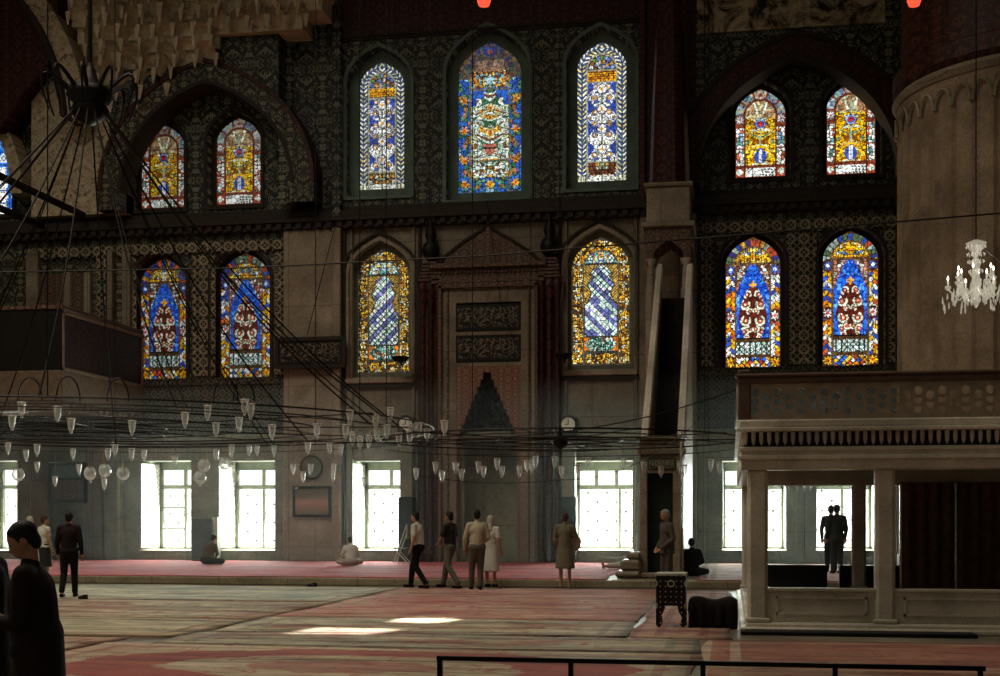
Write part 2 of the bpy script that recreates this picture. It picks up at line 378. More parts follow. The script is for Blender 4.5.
# geometric tile dados under the lower stained windows, and vertical star strips
for a, b in ((WX0 + 8, X_P0), (X_Q1, 16.5)):
    bm = B(); box(bm, a, b, -.05, 0, 4.35, 6.0); st('trim_star_dado', bm, M['star_fine'])
    bm = B(); box(bm, a, b, -.10, 0, 5.95, 6.2, .02); n = int((b - a) / .16)
    for i in range(n): box(bm, a + i * .16, a + i * .16 + .08, -.14, -.1, 5.98, 6.14)
    st('trim_dado_rail', bm, M['star_fine'])
    bm = B(); n = int((b - a) / .3)
    box(bm, a, b, -.09, 0, 10.35, 10.7, .02)
    for i in range(n): ball(bm, (a + (i + .5) * .3, -.09, 10.35), (.1, .05, .1), 1)
    st('trim_scallop_band', bm, M['star_tile'])
for p0, p1 in ((193, 216), (275, 285), (129, 137), (700, 714), (786, 817), (884, 896)):
    a, b = on_y(p0, 300).x, on_y(p1, 300).x
    bm = B(); box(bm, a, b, -.06, 0, 6.25, 10.3, .02); st('trim_star_strip', bm, M['star_tile'])
# long cornice
def cornice(bm, x0, x1, z, prof, y=0.0):
    for dy, z0, z1 in prof: box(bm, x0, x1, y - dy, y + .02, z + z0, z + z1, .015)
    return bm
bm = B(); cornice(bm, WX0, WX1, CORN, [(.22, -.22, 0), (.38, 0, .14), (.30, .14, .34), (.12, .34, .5)])
n = int((WX1 - WX0) / .34)
for i in range(n): box(bm, WX0 + i * .34, WX0 + i * .34 + .17, -.33, -.2, CORN - .18, CORN - .02)
st('trim_cornice', bm, M['dark_stone'])
bm = B(); cornice(bm, X_P1, X_Q0, 17.0, [(.06, 0, .08), (.1, .08, .16)]); st('trim_upper_moulding', bm, M['dark_stone'])
bm = B(); box(bm, X_P1, X_Q0, -.04, 0, 17.16, 19); st('trim_upper_frieze', bm, M['maroon'])
# ground cornice over the marble dado
bm = B(); cornice(bm, WX0, WX1, 4.02, [(.14, 0, .1), (.22, .1, .2), (.12, .2, .3)]); st('trim_ground_cornice', bm, M['marble_low'])
bm = B(); cornice(bm, WX0, WX1, PZ, [(.06, 0, .18)]); st('baseboard_back', bm, M['marble_low'])
# pilasters
for (a, b, z0, z1, nm) in ((X_P0, X_P1, PZ, CORN - .2, 'marble_light'), (X_Q0, X_Q1, PZ, CORN - .2, 'marble')):
    bm = B(); box(bm, a, b - .12, -.16, 0, z0, z1, .02); box(bm, b - .28, b, -.30, 0, z0, z1, .03); st('trim_pilaster', bm, M[nm])
for a, b in ((X_P0 + .1, X_P1), (X_Q0, X_Q1)):
    bm = B(); box(bm, b - .26, b + .02, -.34, 0, CORN, 19, .03); box(bm, a, a + .2, -.2, 0, CORN, 19, .03); box(bm, a + .2, b - .26, -.1, 0, CORN, 19); st('trim_upper_pilaster', bm, M['maroon'] if a > 0 else M['tile_top'])
# thin vertical ribs and panels in the marble between the centre windows
for px in (345, 352, 414, 420, 560, 566, 636):
    x = on_y(px, 300).x; bm = B(); box(bm, x - .05, x + .05, -.1, 0, PZ, CORN - .2, .015); st('trim_rib', bm, M['dark_stone'] if px in (345, 420, 560) else M['marble'])
for px in (120, 330, 640, 702, 800):
    x = on_y(px, 520).x; bm = B(); box(bm, x - .14, x + .14, -.12, 0, PZ, 4.0, .02); st('trim_ground_rib', bm, M['marble_low'])

# window frames of stone round each stained window
def stone_frame(i):
    x0, x1, z0, z1 = SBOX[i]; kind = SW[i][4]; g = .27 if i in (2, 3, 4) else (.12 if i in (9, 10) else .10)
    o = root('window_%d' % (i + 1), ((x0 + x1) / 2, 0, z0), kind='structure')
    bm = B(); plate(bm, arch(x0, x1, z0, z1, grow=g + .01), [arch(x0 + .05, x1 - .05, z0 + .05, z1 - .06)], STAINED_Y - .06, STAINED_Y + .12)
    out('window_frame', bm, M['tile_teal'] if i in (2, 3, 4) else M['marble_low'] if i in (9, 10) else M['dark_stone'], o)
    bm = B(); e = .10
    plate(bm, arch(x0, x1, z0, z1, grow=g + e), [arch(x0, x1, z0, z1, grow=g - .005)], -.07, .03)
    out('window_moulding', bm, M['tile_teal'] if i in (2, 3, 4) else M['marble_light'] if i in (9, 10) else M['dark_stone'], o)
    if i in (9, 10):
        bm = B(); plate(bm, arch(x0, x1, z0 - .05, z1, grow=.42, pt=.22), [arch(x0, x1, z0, z1, grow=.3)], -.11, .02); out('window_hood', bm, M['dark_stone'], o)
        bm = B(); box(bm, x0 - .2, x1 + .2, -.16, .05, z0 - .32, z0 - .16, .02); out('window_sill', bm, M['marble_light'], o)
    return o

# ------------------------------------------------------------ stained glass patterns
def h2(i, j, s=0):
    v = np.sin(i * 127.1 + j * 311.7 + s * 74.7) * 43758.5453; return v - np.floor(v)
def shards(x, z, sx, sz=None, jit=.8, seed=0):
    """jittered cells: id hash in 0..1 and a distance to the lead between two cells, in cells"""
    sz = sz or sx; gx = x / sx; gz = z / sz; ix = np.floor(gx); iz = np.floor(gz)
    d1 = np.full(x.shape, 9.0); d2 = np.full(x.shape, 9.0); hid = np.zeros(x.shape)
    for di in (-1, 0, 1):
        for dj in (-1, 0, 1):
            a = ix + di; b = iz + dj; px_ = a + .5 + (h2(a, b, seed) - .5) * jit; pz_ = b + .5 + (h2(a, b, seed + 3) - .5) * jit
            d = np.hypot(gx - px_, gz - pz_); h = h2(a, b, seed + 7); c = d < d1
            d2 = np.where(c, d1, np.minimum(d2, d)); hid = np.where(c, h, hid); d1 = np.where(c, d, d1)
    return hid, d2 - d1
def pal(h, cols, wts=None):
    w = np.cumsum(wts or [1] * len(cols)); w = w / w[-1]; out_ = np.zeros(h.shape + (3,))
    idx = np.searchsorted(w, np.clip(h, 0, .9999)); c = np.array(cols, float) / 255
    return c[np.clip(idx, 0, len(cols) - 1)]
def put(img, m, c): img[m] = (np.array(c, float) / 255 if not isinstance(c, np.ndarray) else c[m])
LEAD = (26, 22, 18)
def scrolls(x, z, w, p, seed=0):
    """mirror-symmetrical scroll bands: value whose thresholds give leaves and tendrils"""
    ax = np.abs(x) / w; q = z / p
    return np.sin(2 * math.pi * (q + .32 * np.sin(2 * math.pi * ax * 1.3 + 2 * np.sin(2 * math.pi * q * .5)))) * np.cos(2 * math.pi * ax * 1.15 + 1.3 * np.sin(2 * math.pi * q))
def flower(x, z, cx, cz, r, n=8):
    d = np.hypot(x - cx, z - cz); a = np.arctan2(z - cz, x - cx); return d < r * (.72 + .28 * np.cos(n * a)), d
def curls(img, m, ax, z, cs, c1, c2, gap):
    for i, (cx, cz, r) in enumerate(cs):
        d = np.hypot(ax - cx, z - cz); a = np.arctan2(z - cz, ax - cx)
        put(img, m & (d < r * 1.12), gap); put(img, m & (np.abs(d - r * .82) < r * .20) & (np.abs(a - (1.9 if i % 2 else -1.9)) > .55), c1); put(img, m & (d < r * .48), c2); put(img, m & (d < r * .2), c1)
def pat_vase(x, z, w, h, seed):
    img = np.zeros(x.shape + (3,)); ax = np.abs(x); hw = w / 2
    brick = (120, 58, 38); put(img, np.ones(x.shape, bool), brick)
    sp = h - hw * 1.08; bw = .21 * w; fw = hw - bw - .02; top = sp - .02
    r = np.hypot(x, (z - sp)); ang = np.arctan2(z - sp, x)
    arcb = (z > sp) & (r > fw + .05); hid, ed = shards(x, z, .11, seed=seed)
    seg = np.abs(((ang / math.pi * 5) % 1) - .5) < .42
    m = arcb & seg & (np.abs(r - (fw + .2)) < .12); img[m] = pal(hid, [(150, 160, 170), (120, 150, 140), (90, 110, 140), (170, 160, 130)])[m]
    m, d = flower(x, z, 0, h - .24, .15); put(img, m, (170, 140, 120)); put(img, d < .06, (120, 60, 50))
    # side panels
    hs, es = shards(ax, z, .105, .12, seed=seed + 2)
    side = (ax > fw + .06) & (ax < hw - .06)
    pz = z / h
    m = side & (pz > .16) & (pz < .565) & (np.abs(pz - .34) > .006); c = pal(hs, [(250, 250, 240), (235, 245, 240), (90, 150, 140), (200, 90, 60), (130, 160, 210)], [5, 4, 1.6, 1.2, 1]); c[es < .16] = np.array((70, 60, 50)) / 255; put(img, m, c)
    m = side & (pz > .60) & (pz < .71); put(img, m, (120, 80, 70)); f, d = flower(ax, z, hw - bw / 2 - .01, h * .655, .13); put(img, f, (205, 215, 220)); put(img, d < .04, (190, 110, 70))
    m = side & (pz > .03) & (pz < .125); put(img, m, (190, 70, 40)); put(img, m & (np.abs(ax - hw + bw / 2) + np.abs(z - h * .08) < .13), (225, 240, 225))
    m = (ax < fw) & (pz > .03) & (pz < .125); st_ = np.sin((ax * 1.0 + z * 1.2) * 34) * np.sin((x - z) * 30); c = np.where((st_ > -.2)[..., None], np.array((235, 245, 235)) / 255, np.array((70, 60, 52)) / 255); put(img, m, c)
    # field
    fld = (ax < fw) & (pz > .16) & ((z < sp) | (r < fw)); hf, ef = shards(x, z, .10, .10, seed=seed + 5)
    s = scrolls(x, z, w, .52)
    c = pal(hf, [(250, 205, 20), (245, 180, 10), (255, 215, 60), (200, 120, 20)], [4, 3, 2, 1]); put(img, fld, c)
    put(img, fld & (np.abs(s) < .17), (140, 80, 25)); put(img, fld & (s > .72), (225, 240, 215)); put(img, fld & (s < -.8), (110, 150, 120))
    put(img, fld & (ef < .10), (110, 70, 25))
    put(img, fld & (z > sp - .1), pal(hf, [(170, 130, 90), (140, 110, 80), (190, 180, 140)]))
    put(img, fld & (np.abs(ax - .10 - (z - h * .72) * .28) < .03) & (z > h * .71) & (z < h * .88), (220, 235, 215))
    put(img, fld & (ax < .03) & (z > h * .3) & (z < h * .8), (180, 200, 160))
    f, d = flower(x, z, 0, h * .60, .21); put(img, fld & f, (40, 70, 160)); put(img, fld & (d < .08), (190, 50, 60)); put(img, (np.abs(d - .13) < .018) & fld, (130, 170, 200))
    v = np.hypot(x / .19, (z - h * .245) / .21) < 1; put(img, v & fld, (60, 90, 180)); put(img, fld & (ax < .055) & (z > h * .18) & (z < h * .36), (225, 230, 245)); put(img, fld & (ax < .10) & (np.abs(z - h * .335) < .03), (70, 100, 190))
    rr = np.hypot(x, z - h * .25); put(img, fld & (np.abs(rr - .29) < .035) & (z > h * .24), (255, 200, 30))
    put(img, (np.abs(ax - fw - .03) < .022) & (z < sp) | ((z > sp) & (np.abs(r - fw - .03) < .025)), (88, 50, 35))
    return img
def pat_mihrab(x, z, w, h, seed):
    img = np.zeros(x.shape + (3,)); ax = np.abs(x); hw = w / 2; pz = z / h; sp = h - hw * 1.08
    put(img, np.ones(x.shape, bool), (84, 60, 38)); bw = .19 * w; fw = hw - bw - .03
    # border: slanted lozenges
    bx = ax - (hw - bw / 2 - .04); k = (z + np.where(bx > 0, .07, 0) + np.abs(bx) * .8) / .15; ki = np.floor(k); fr = k - ki
    side = (np.abs(bx) < bw / 2 - .03) & (z < sp + .05); hh = h2(ki, np.sign(x) + 5 * np.sign(bx), seed)
    loz = side & (np.hypot((fr - .5) / .46, (np.abs(bx) - bw * .22) / (bw * .21)) < 1)
    put(img, loz, pal(hh, [(250, 245, 225), (250, 190, 30), (235, 130, 20), (50, 90, 200), (225, 240, 235), (205, 90, 50)], [3, 3, 1.5, 2, 2, 1.2]))
    r = np.hypot(x, z - sp); ang = np.arctan2(z - sp, x); ka = np.floor(ang / math.pi * 15); fa = ang / math.pi * 15 - ka
    m = (z > sp + .05) & (np.abs(r - (hw - .17)) < .10) & (np.abs(fa - .5) < .38); put(img, m, pal(h2(ka, ka * 0, seed + 1), [(60, 60, 130), (190, 80, 50), (80, 110, 80), (200, 150, 60), (150, 170, 160), (50, 80, 170)]))
    for fz, c1, c2 in ((.745, (60, 110, 205), (230, 235, 245)), (.405, (245, 240, 235), (210, 80, 70)), (.065, (250, 195, 40), (210, 90, 30))):
        f, d = flower(ax, z, hw - bw / 2 - .04, h * fz, .16); blk = (np.hypot(ax - (hw - bw / 2 - .04), z - h * fz) < .2) & (ax > fw + .04) & (ax < hw - .04)
        put(img, blk, (84, 50, 40)); put(img, f & blk, c1); put(img, (d < .055) & blk, c2); a8 = np.arctan2(z - h * fz, ax - (hw - bw / 2 - .04)); put(img, f & blk & (np.abs(np.sin(a8 * 4)) < .18) & (d > .06), LEAD)
    # bottom lozenge strip
    m = (ax < fw) & (pz > .03) & (pz < .10); k = x / .17 + (z - h * .065) * 5.5; k2 = x / .17 - (z - h * .065) * 5.5; ki = np.floor(k); kj = np.floor(k2); c = pal(h2(ki, kj, seed + 4), [(250, 245, 235), (50, 110, 220), (245, 150, 40), (210, 80, 60), (250, 200, 60)], [3, 2, 1.5, 1, 2]); c[(np.abs(k - ki - .5) > .40) | (np.abs(k2 - kj - .5) > .40)] = np.array(LEAD) / 255; put(img, m, c)
    # star lattice strip
    m = (ax < fw) & (pz > .125) & (pz < .215); l = np.minimum(np.minimum(np.abs(((x + z) / .17) % 1 - .5), np.abs(((x - z) / .17) % 1 - .5)), np.abs((x / .17) % 1 - .5)); hid, ed = shards(x, z, .07, seed=seed + 8)
    c = pal(hid, [(245, 250, 245), (180, 220, 210), (230, 240, 235)]); c[l < .10] = np.array((40, 60, 50)) / 255; put(img, m, c)
    # the field with its blue pointed niche
    fld = (ax < fw) & (pz > .235) & (pz < .785); hf, ef = shards(ax, z, .10, .10, seed=seed + 5)
    c = pal(hf, [(190, 120, 100), (205, 200, 180), (120, 80, 60), (225, 235, 225)], [2, 1, 2, 1]); c[ef < .16] = np.array((60, 36, 26)) / 255; put(img, fld, c)
    t = (pz - .235) / .55; wid = np.where(t < .62, fw, fw * np.clip((1.02 - t) / .4, 0, 1) ** .7 * 1.0)
    niche = fld & (ax < wid * .96) & (t < .99); c = pal(hf, [(35, 90, 215), (45, 110, 230), (30, 70, 185), (90, 160, 245)], [4, 3, 2, 1]); put(img, niche, c)
    f1, e1 = shards(ax, z, .17, .20, jit=.4, seed=seed + 9); put(img, niche & (e1 > .75), (120, 185, 250))
    inn = fld & (ax < fw * .84 * np.sqrt(np.clip(1 - np.abs(t - .30) / .40, 0, 1)) ** .8); put(img, inn, (96, 40, 30))
    curls(img, inn, ax, z, [(.17, h * .565, .13), (.24, h * .49, .16), (.10, h * .44, .10), (.22, h * .37, .16), (.26, h * .29, .14), (.09, h * .31, .11), (.2, h * .25, .09)], (228, 240, 210), (205, 85, 62), (96, 40, 30))
    f, d = flower(x, z, 0, h * .635, .13, 4); put(img, f & fld, (245, 170, 50)); put(img, (np.abs(t - .0) < .02) & fld, LEAD)
    # the lunette
    lu = (r < fw + .06) & (z > h * .80) | ((ax < fw) & (z > h * .80) & (z < sp)); hl, el = shards(ax, z, .085, .10, seed=seed + 11)
    c = pal(hl, [(250, 195, 40), (240, 150, 30), (250, 230, 120), (90, 130, 170), (140, 90, 50), (235, 240, 220)], [4, 2, 1.5, 1, 1, 1.5]); c[el < .17] = np.array((60, 42, 24)) / 255; put(img, lu, c)
    put(img, (np.abs(ax - fw - .02) < .025) & (z < sp) | ((z > sp) & (np.abs(r - fw - .07) < .028)) | ((ax < fw) & (np.abs(pz - .79) < .008)), (104, 78, 54))
    return img
def pat_chain(x, z, w, h, seed):
    img = np.zeros(x.shape + (3,)); ax = np.abs(x); hw = w / 2; pz = z / h; sp = h - hw * 1.08
    put(img, np.ones(x.shape, bool), (60, 66, 92)); bw = .22 * w; fw = hw - bw
    r = np.hypot(x, z - sp); inner = ((z < sp) & (ax < fw)) | ((z > sp) & (r < fw))
    along = np.where(z < sp, z, sp + np.arctan2(z - sp, ax) * (hw - bw / 2)); across = np.where(z < sp, ax, r) - (hw - bw / 2)
    k = (along - np.abs(across) * .9) / .15; fr = k - np.floor(k)
    leaf = (~inner) & (np.abs(across) < bw * .40) & (fr > .32) & (fr < .72) & (np.abs(across) > .02)
    put(img, leaf, pal(h2(np.floor(k), np.sign(across), seed), [(225, 225, 190), (240, 245, 225), (190, 205, 160), (235, 215, 130)])); put(img, (~inner) & (np.abs(across) < .4 * bw) & ~leaf, (62, 74, 110))
    put(img, (~inner) & (np.abs(across) > bw * .40), (92, 90, 78)); put(img, (~inner) & (pz < .05), (120, 120, 100))
    k2 = x / .13; m = (pz < .05) & (np.abs(k2 - np.floor(k2) - .5) < .32); put(img, m, (225, 230, 200))
    hf, ef = shards(ax, z, .10, .11, seed=seed)
    put(img, inner, (235, 240, 225)); s = scrolls(x, z, w, 1.05, seed)
    med = np.abs(((z - h * .17) / (h * .29)) % 1 - .5) * 2
    wid = fw * (.55 + .45 * np.cos(math.pi * (med * 1.0)) ** 2)
    put(img, inner & (ax > wid * .98), (45, 75, 170))
    curls(img, inner & (ax < wid), ax, z, [(fw * .5, h * q, .17) for q in (.20, .34, .42, .50, .60, .68)] + [(fw * .82, h * q, .10) for q in (.27, .38, .46, .56, .64)], (246, 248, 236), (200, 150, 60), (70, 90, 160))
    put(img, inner & (ax < .02), (90, 110, 90)); put(img, inner & (ef < .07), (70, 70, 70))
    for cz in (.24, .38, .52, .66): 
        f, d = flower(x, z, 0, h * cz, .14, 4); put(img, f & inner, (250, 250, 240)); put(img, (d < .055) & inner, (235, 160, 40))
        put(img, inner & (np.abs(d - .16) < .015), (60, 60, 90))
    m = inner & (pz < .145) & (pz > .055); c = pal(hf, [(150, 110, 60), (200, 150, 60), (120, 130, 110), (220, 225, 200), (110, 60, 40)]); c[ef < .2] = np.array(LEAD) / 255; put(img, m, c)
    m = inner & (pz > .715) & (pz < .785); q = np.floor(z / .075); k = x / .13 + (q % 2) * .5; c = pal(h2(np.floor(k), q, seed), [(245, 165, 20), (250, 190, 40), (190, 110, 40)]); c[(np.abs(k % 1 - .5) > .42) | (np.abs((z / .075) % 1 - .5) > .38)] = np.array((90, 50, 20)) / 255; put(img, m, c)
    lu = inner & (pz > .795); d = np.hypot(x, z - h * .80); a = np.arctan2(z - h * .80, x); c = pal(h2(np.floor(a / math.pi * 9), np.floor(d / .14), seed + 3), [(120, 140, 190), (235, 240, 235), (150, 90, 40), (100, 140, 70), (90, 110, 170), (200, 150, 80)]); c[(np.abs(a / math.pi * 9 % 1 - .5) > .4) | (np.abs(d / .14 % 1 - .5) > .42)] = np.array(LEAD) / 255; put(img, lu, c)
    edge = (np.abs(ax - fw) < .025) & (z < sp) | ((z > sp) & (np.abs(r - fw) < .03)) | (inner & ((np.abs(pz - .15) < .006) | (np.abs(pz - .79) < .006) | (np.abs(pz - .71) < .006))); put(img, edge, (150, 150, 130) if seed % 2 else (64, 60, 48))
    return img
def pat_bouquet(x, z, w, h, seed):
    img = np.zeros(x.shape + (3,)); ax = np.abs(x); hw = w / 2; pz = z / h; sp = h - hw * 1.08; bw = .2 * w; fw = hw - bw - .03
    hb, eb = shards(ax, z, .12, .14, seed=seed); c = pal(hb, [(40, 90, 190), (60, 120, 210), (50, 110, 80), (90, 150, 120), (160, 110, 60), (150, 190, 220)], [4, 3, 2, 1.5, 1.5, 1]); c[eb < .14] = np.array((30, 36, 46)) / 255; put(img, np.ones(x.shape, bool), c)
    put(img, z > sp - .05, pal(hb, [(46, 56, 110), (90, 78, 70), (60, 90, 84), (110, 90, 60), (80, 60, 60)]) * .9)
    for fz in (.07, .225, .42, .615):
        f, d = flower(ax, z, hw - bw / 2 - .03, h * fz, .15, 6); put(img, f, (240, 160, 45)); put(img, d < .05, (190, 90, 30))
    for fz in (.145, .32, .52): f, d = flower(ax, z, hw - bw / 2 - .03, h * fz, .10, 4); put(img, f, (165, 110, 80))
    f, d = flower(x, z, 0, h * .065, .16, 6); bot = (ax < fw + .05) & (pz < .11); put(img, bot & (np.abs(x) > .55), (50, 110, 170)); put(img, f, (250, 185, 40)); put(img, d < .05, (200, 110, 30))
    hf, ef = shards(ax, z, .085, .10, seed=seed + 4); s = scrolls(x, z, w, .7)
    m = (ax < fw) & (pz > .11) & (pz < .21); c = pal(hf, [(235, 250, 235), (170, 220, 190), (230, 170, 60), (120, 80, 50)], [4, 2, 1.5, 1]); c[ef < .15] = np.array((50, 60, 46)) / 255; put(img, m, c)
    fld = (ax < fw) & (pz > .225) & (pz < .665); put(img, fld, pal(hf, [(245, 252, 240), (215, 240, 225), (235, 245, 180), (160, 210, 180)], [5, 2, 1.5, 1]))
    put(img, fld & (np.abs(s) < .13), (60, 110, 80)); put(img, fld & (s > .75), (235, 170, 50)); put(img, fld & (s < -.8), (150, 90, 60)); put(img, fld & (ef < .10), (60, 70, 52))
    put(img, fld & (pz > .575) & (ax > fw * .7), (40, 85, 180)); put(img, (ax < fw) & (pz > .63) & (pz < .68) & (ax > .2), (45, 95, 190))
    for cx, cz, rr in ((0, .56, .13), (0, .50, .11), (0, .40, .17), (.27, .43, .10), (.25, .54, .09)):
        f, d = flower(ax, z, cx, h * cz, rr, 6); put(img, f & fld, (245, 190, 55)); put(img, (d < rr * .4) & fld, (190, 90, 40))
    put(img, fld & (ax < .24 - (h * .33 - z) * .4) & (pz > .255) & (pz < .33), (190, 110, 90)); put(img, fld & (ax < .2) & (np.abs(pz - .30) < .006), LEAD)
    m = (ax < fw) & (pz > .69) & (pz < .80); c = pal(hf, [(200, 130, 60), (240, 190, 90), (110, 170, 190), (120, 70, 40), (230, 235, 200)], [2, 2, 2, 2, 1]); c[ef < .16] = np.array(LEAD) / 255; put(img, m, c)
    f, d = flower(x, z, 0, h * .745, .17, 4); put(img, f, (170, 215, 230)); m = (ax < fw * .8) & (pz > .80) & (pz < .87); put(img, m, pal(hf, [(120, 100, 90), (90, 80, 76), (140, 110, 90)]))
    f, d = flower(x, z, 0, h * .925, .2, 6); put(img, f, (52, 60, 130)); put(img, d < .08, (150, 80, 60))
    edge = (np.abs(ax - fw - .02) < .022) & (z < sp) | ((ax < fw) & (np.abs(pz[:] - .217) < .005)) | ((ax < fw) & (np.abs(pz - .683) < .005)); put(img, edge, (120, 110, 84))
    return img
def pat_lattice(x, z, w, h, seed):
    img = np.zeros(x.shape + (3,)); ax = np.abs(x); hw = w / 2; pz = z / h; sp = h - hw * 1.08; bw = .22 * w; fw = hw - bw - .02
    put(img, np.ones(x.shape, bool), (66, 62, 52)); hb, eb = shards(x, z, .075, .08, seed=seed)
    gold = pal(hb, [(245, 185, 50), (200, 130, 40), (250, 230, 160), (120, 80, 40), (210, 220, 200), (90, 70, 50)], [4, 2, 2, 2, 1.5, 1.5]); gold[eb < .2] = np.array((40, 30, 18)) / 255
    r = np.hypot(x, z - sp); bx = np.where(z < sp, ax, r) - (hw - bw / 2 - .04); along = np.where(z < sp, z, sp + np.arctan2(z - sp, ax) * (hw - .1))
    fr = np.abs(((along - .38) / .72) % 1 - .5) * 2; cart = (np.abs(bx) < (bw / 2 - .05) * np.clip((1 - fr) * 5, 0, 1)) & (pz > .10); put(img, cart, gold)
    m = (ax < fw) & (pz > .03) & (pz < .10) & (np.abs(x) < fw * (1 - .2 * np.abs(pz - .065) / .035)); put(img, m, gold); m = (ax > fw + .06) & (ax < hw - .07) & (pz > .03) & (pz < .11); put(img, m, gold)
    m = (ax < fw) & (pz > .125) & (pz < .225); put(img, m, (235, 125, 35)); hx = m & (ax < fw - .02 - np.abs(pz - .175) * 3.2); c = pal(hb, [(140, 200, 180), (210, 235, 220), (60, 110, 90), (190, 110, 70)], [3, 2, 2, 1]); c[eb < .2] = np.array(LEAD) / 255; put(img, hx, c)
    fld = (ax < fw) & (pz > .24) & (pz < .775); put(img, fld, (200, 160, 70)); put(img, fld & (np.abs(((ax - z) / .09) % 1 - .5) < .22), (90, 70, 40))
    t = (pz - .24) / .535; wid = np.where(t < .42, fw, np.where(t < .62, fw - (fw * .42) * np.sin((t - .42) / .2 * math.pi / 2), fw * .58 + fw * .2 * np.sin((t - .62) / .2 * math.pi))); wid = np.where(t > .85, fw * .70 * np.sqrt(np.clip((1 - t) / .15, 0, 1)), wid)
    lat = fld & (ax < wid); p = .19; a = (x + z) / p; b = (x - z) / p; ia = np.floor(a); ib = np.floor(b); st2 = ia if seed % 2 else ib; blue = (st2 % 3 == 0) | ((st2 % 3 == 1) & (h2(ia, ib, seed) > .72))
    c = np.where(blue[..., None], pal(h2(ia, ib, seed + 2), [(120, 120, 195), (95, 105, 160), (150, 150, 215)]), pal(h2(ia, ib, seed + 1), [(225, 250, 235), (200, 240, 225), (240, 252, 240)]))
    c[(np.abs(a % 1 - .5) > .40) | (np.abs(b % 1 - .5) > .40)] = np.array((34, 48, 40)) / 255; put(img, lat, c); put(img, fld & (np.abs(ax - wid) < .02), (60, 50, 30))
    lu = ((r < fw + .02) | (z < sp)) & (ax < fw) & (pz > .79); hl, el = shards(ax, z, .08, .085, seed=seed + 6); c = pal(hl, [(200, 240, 225), (90, 190, 190), (240, 190, 90), (230, 245, 235), (190, 110, 70), (110, 130, 190)], [3, 2, 1.5, 2, 1, 1]); c[el < .15] = np.array((40, 60, 50)) / 255; put(img, lu, c)
    put(img, (np.abs(ax - fw - .02) < .022) & (z < sp) | ((z > sp) & (np.abs(r - fw - .04) < .025)), (90, 84, 66)); return img
def pat_stars(x, z, w, h, seed):
    img = np.zeros(x.shape + (3,)); put(img, np.ones(x.shape, bool), (50, 110, 215)); p = .44
    ix = np.floor(x / p); iz = np.floor(z / p); fx = x / p - ix - .5; fz = z / p - iz - .5; d = np.hypot(fx, fz); star = np.minimum(np.abs(fx) + np.abs(fz), np.maximum(np.abs(fx), np.abs(fz)) * 1.45) < .45
    c = pal(h2(ix, iz, seed), [(245, 235, 50), (250, 250, 245), (70, 140, 230), (190, 200, 210), (235, 240, 245)], [3, 3, 1, 1, 1]); put(img, star, c); put(img, star & (np.abs(np.abs(fx) + np.abs(fz) - .2) < .04), (60, 70, 80))
    m = (np.abs(np.abs(fx) - .5) < .03) | (np.abs(np.abs(fz) - .5) < .03) | (star & (np.abs(np.maximum(np.abs(fx), np.abs(fz)) - .42) < .02)); put(img, m, (26, 30, 40)); mid = np.abs(x) < .3; put(img, mid & (z < h * .62) & (np.abs(fz) < .45), (250, 252, 250)); return img
PAT = dict(vase=pat_vase, mihrab=pat_mihrab, chain=pat_chain, bouquet=pat_bouquet, lattice=pat_lattice, stars=pat_stars)
def glass_panel(i, parent):
    x0, x1, z0, z1 = SBOX[i]; w = x1 - x0; h = z1 - z0; cell = .0235
    nx = int(w / cell); nz = int(h / cell); xs = np.linspace(x0, x1, nx + 1); zs = np.linspace(z0, z1, nz + 1)
    cx = (xs[:-1] + xs[1:]) / 2; cz = (zs[:-1] + zs[1:]) / 2; Xc, Zc = np.meshgrid(cx, cz)
    xx_, zz_ = Xc - (x0 + x1) / 2, Zc - z0; img = PAT[SW[i][4]](xx_, zz_, w, h, i * 3 + 1)
    hd, ed = shards(xx_, zz_, .125, .135, seed=i + 40); img = img * np.where(ed < .09, .30, 1.0)[..., None] * (.80 + .34 * hd)[..., None]   # lead lines, uneven hand-blown pieces
    h3, e3 = shards(xx_, zz_, .06, .065, seed=i + 90); img = img * (.86 + .22 * h3)[..., None]
    keep = Zc < arch_top(Xc, x0, x1, z1)
    jj, ii = np.nonzero(keep); vid = lambda a, b: b * (nx + 1) + a
    V = np.stack(np.meshgrid(xs, zs), -1).reshape(-1, 2); p = parent.location
    co = np.column_stack([V[:, 0] - p.x, np.full(len(V), STAINED_Y + .03 - p.y), V[:, 1] - p.z])
    faces = np.column_stack([vid(ii, jj), vid(ii + 1, jj), vid(ii + 1, jj + 1), vid(ii, jj + 1)])
    me = bpy.data.meshes.new('glass_panel'); nf = len(faces)
    me.vertices.add(len(co)); me.vertices.foreach_set('co', co.ravel().astype(np.float32)); me.loops.add(nf * 4); me.loops.foreach_set('vertex_index', faces.ravel().astype(np.int32))
    me.polygons.add(nf); me.polygons.foreach_set('loop_start', (np.arange(nf) * 4).astype(np.int32)); me.polygons.foreach_set('loop_total', np.full(nf, 4, np.int32)); me.update(calc_edges=True)
    col = np.clip(img[jj, ii], 0, 1) ** 2.2; col = np.column_stack([col, np.ones(nf)]); at = me.attributes.new('glass', 'FLOAT_COLOR', 'CORNER'); at.data.foreach_set('color', np.repeat(col, 4, 0).ravel().astype(np.float32))
    o = bpy.data.objects.new('glass_panel', me); link(o); o.parent = parent; me.materials.append(emit_attr('stained_glass', SW[i][5] * 1.35))
for i in range(len(SW)): glass_panel(i, stone_frame(i))

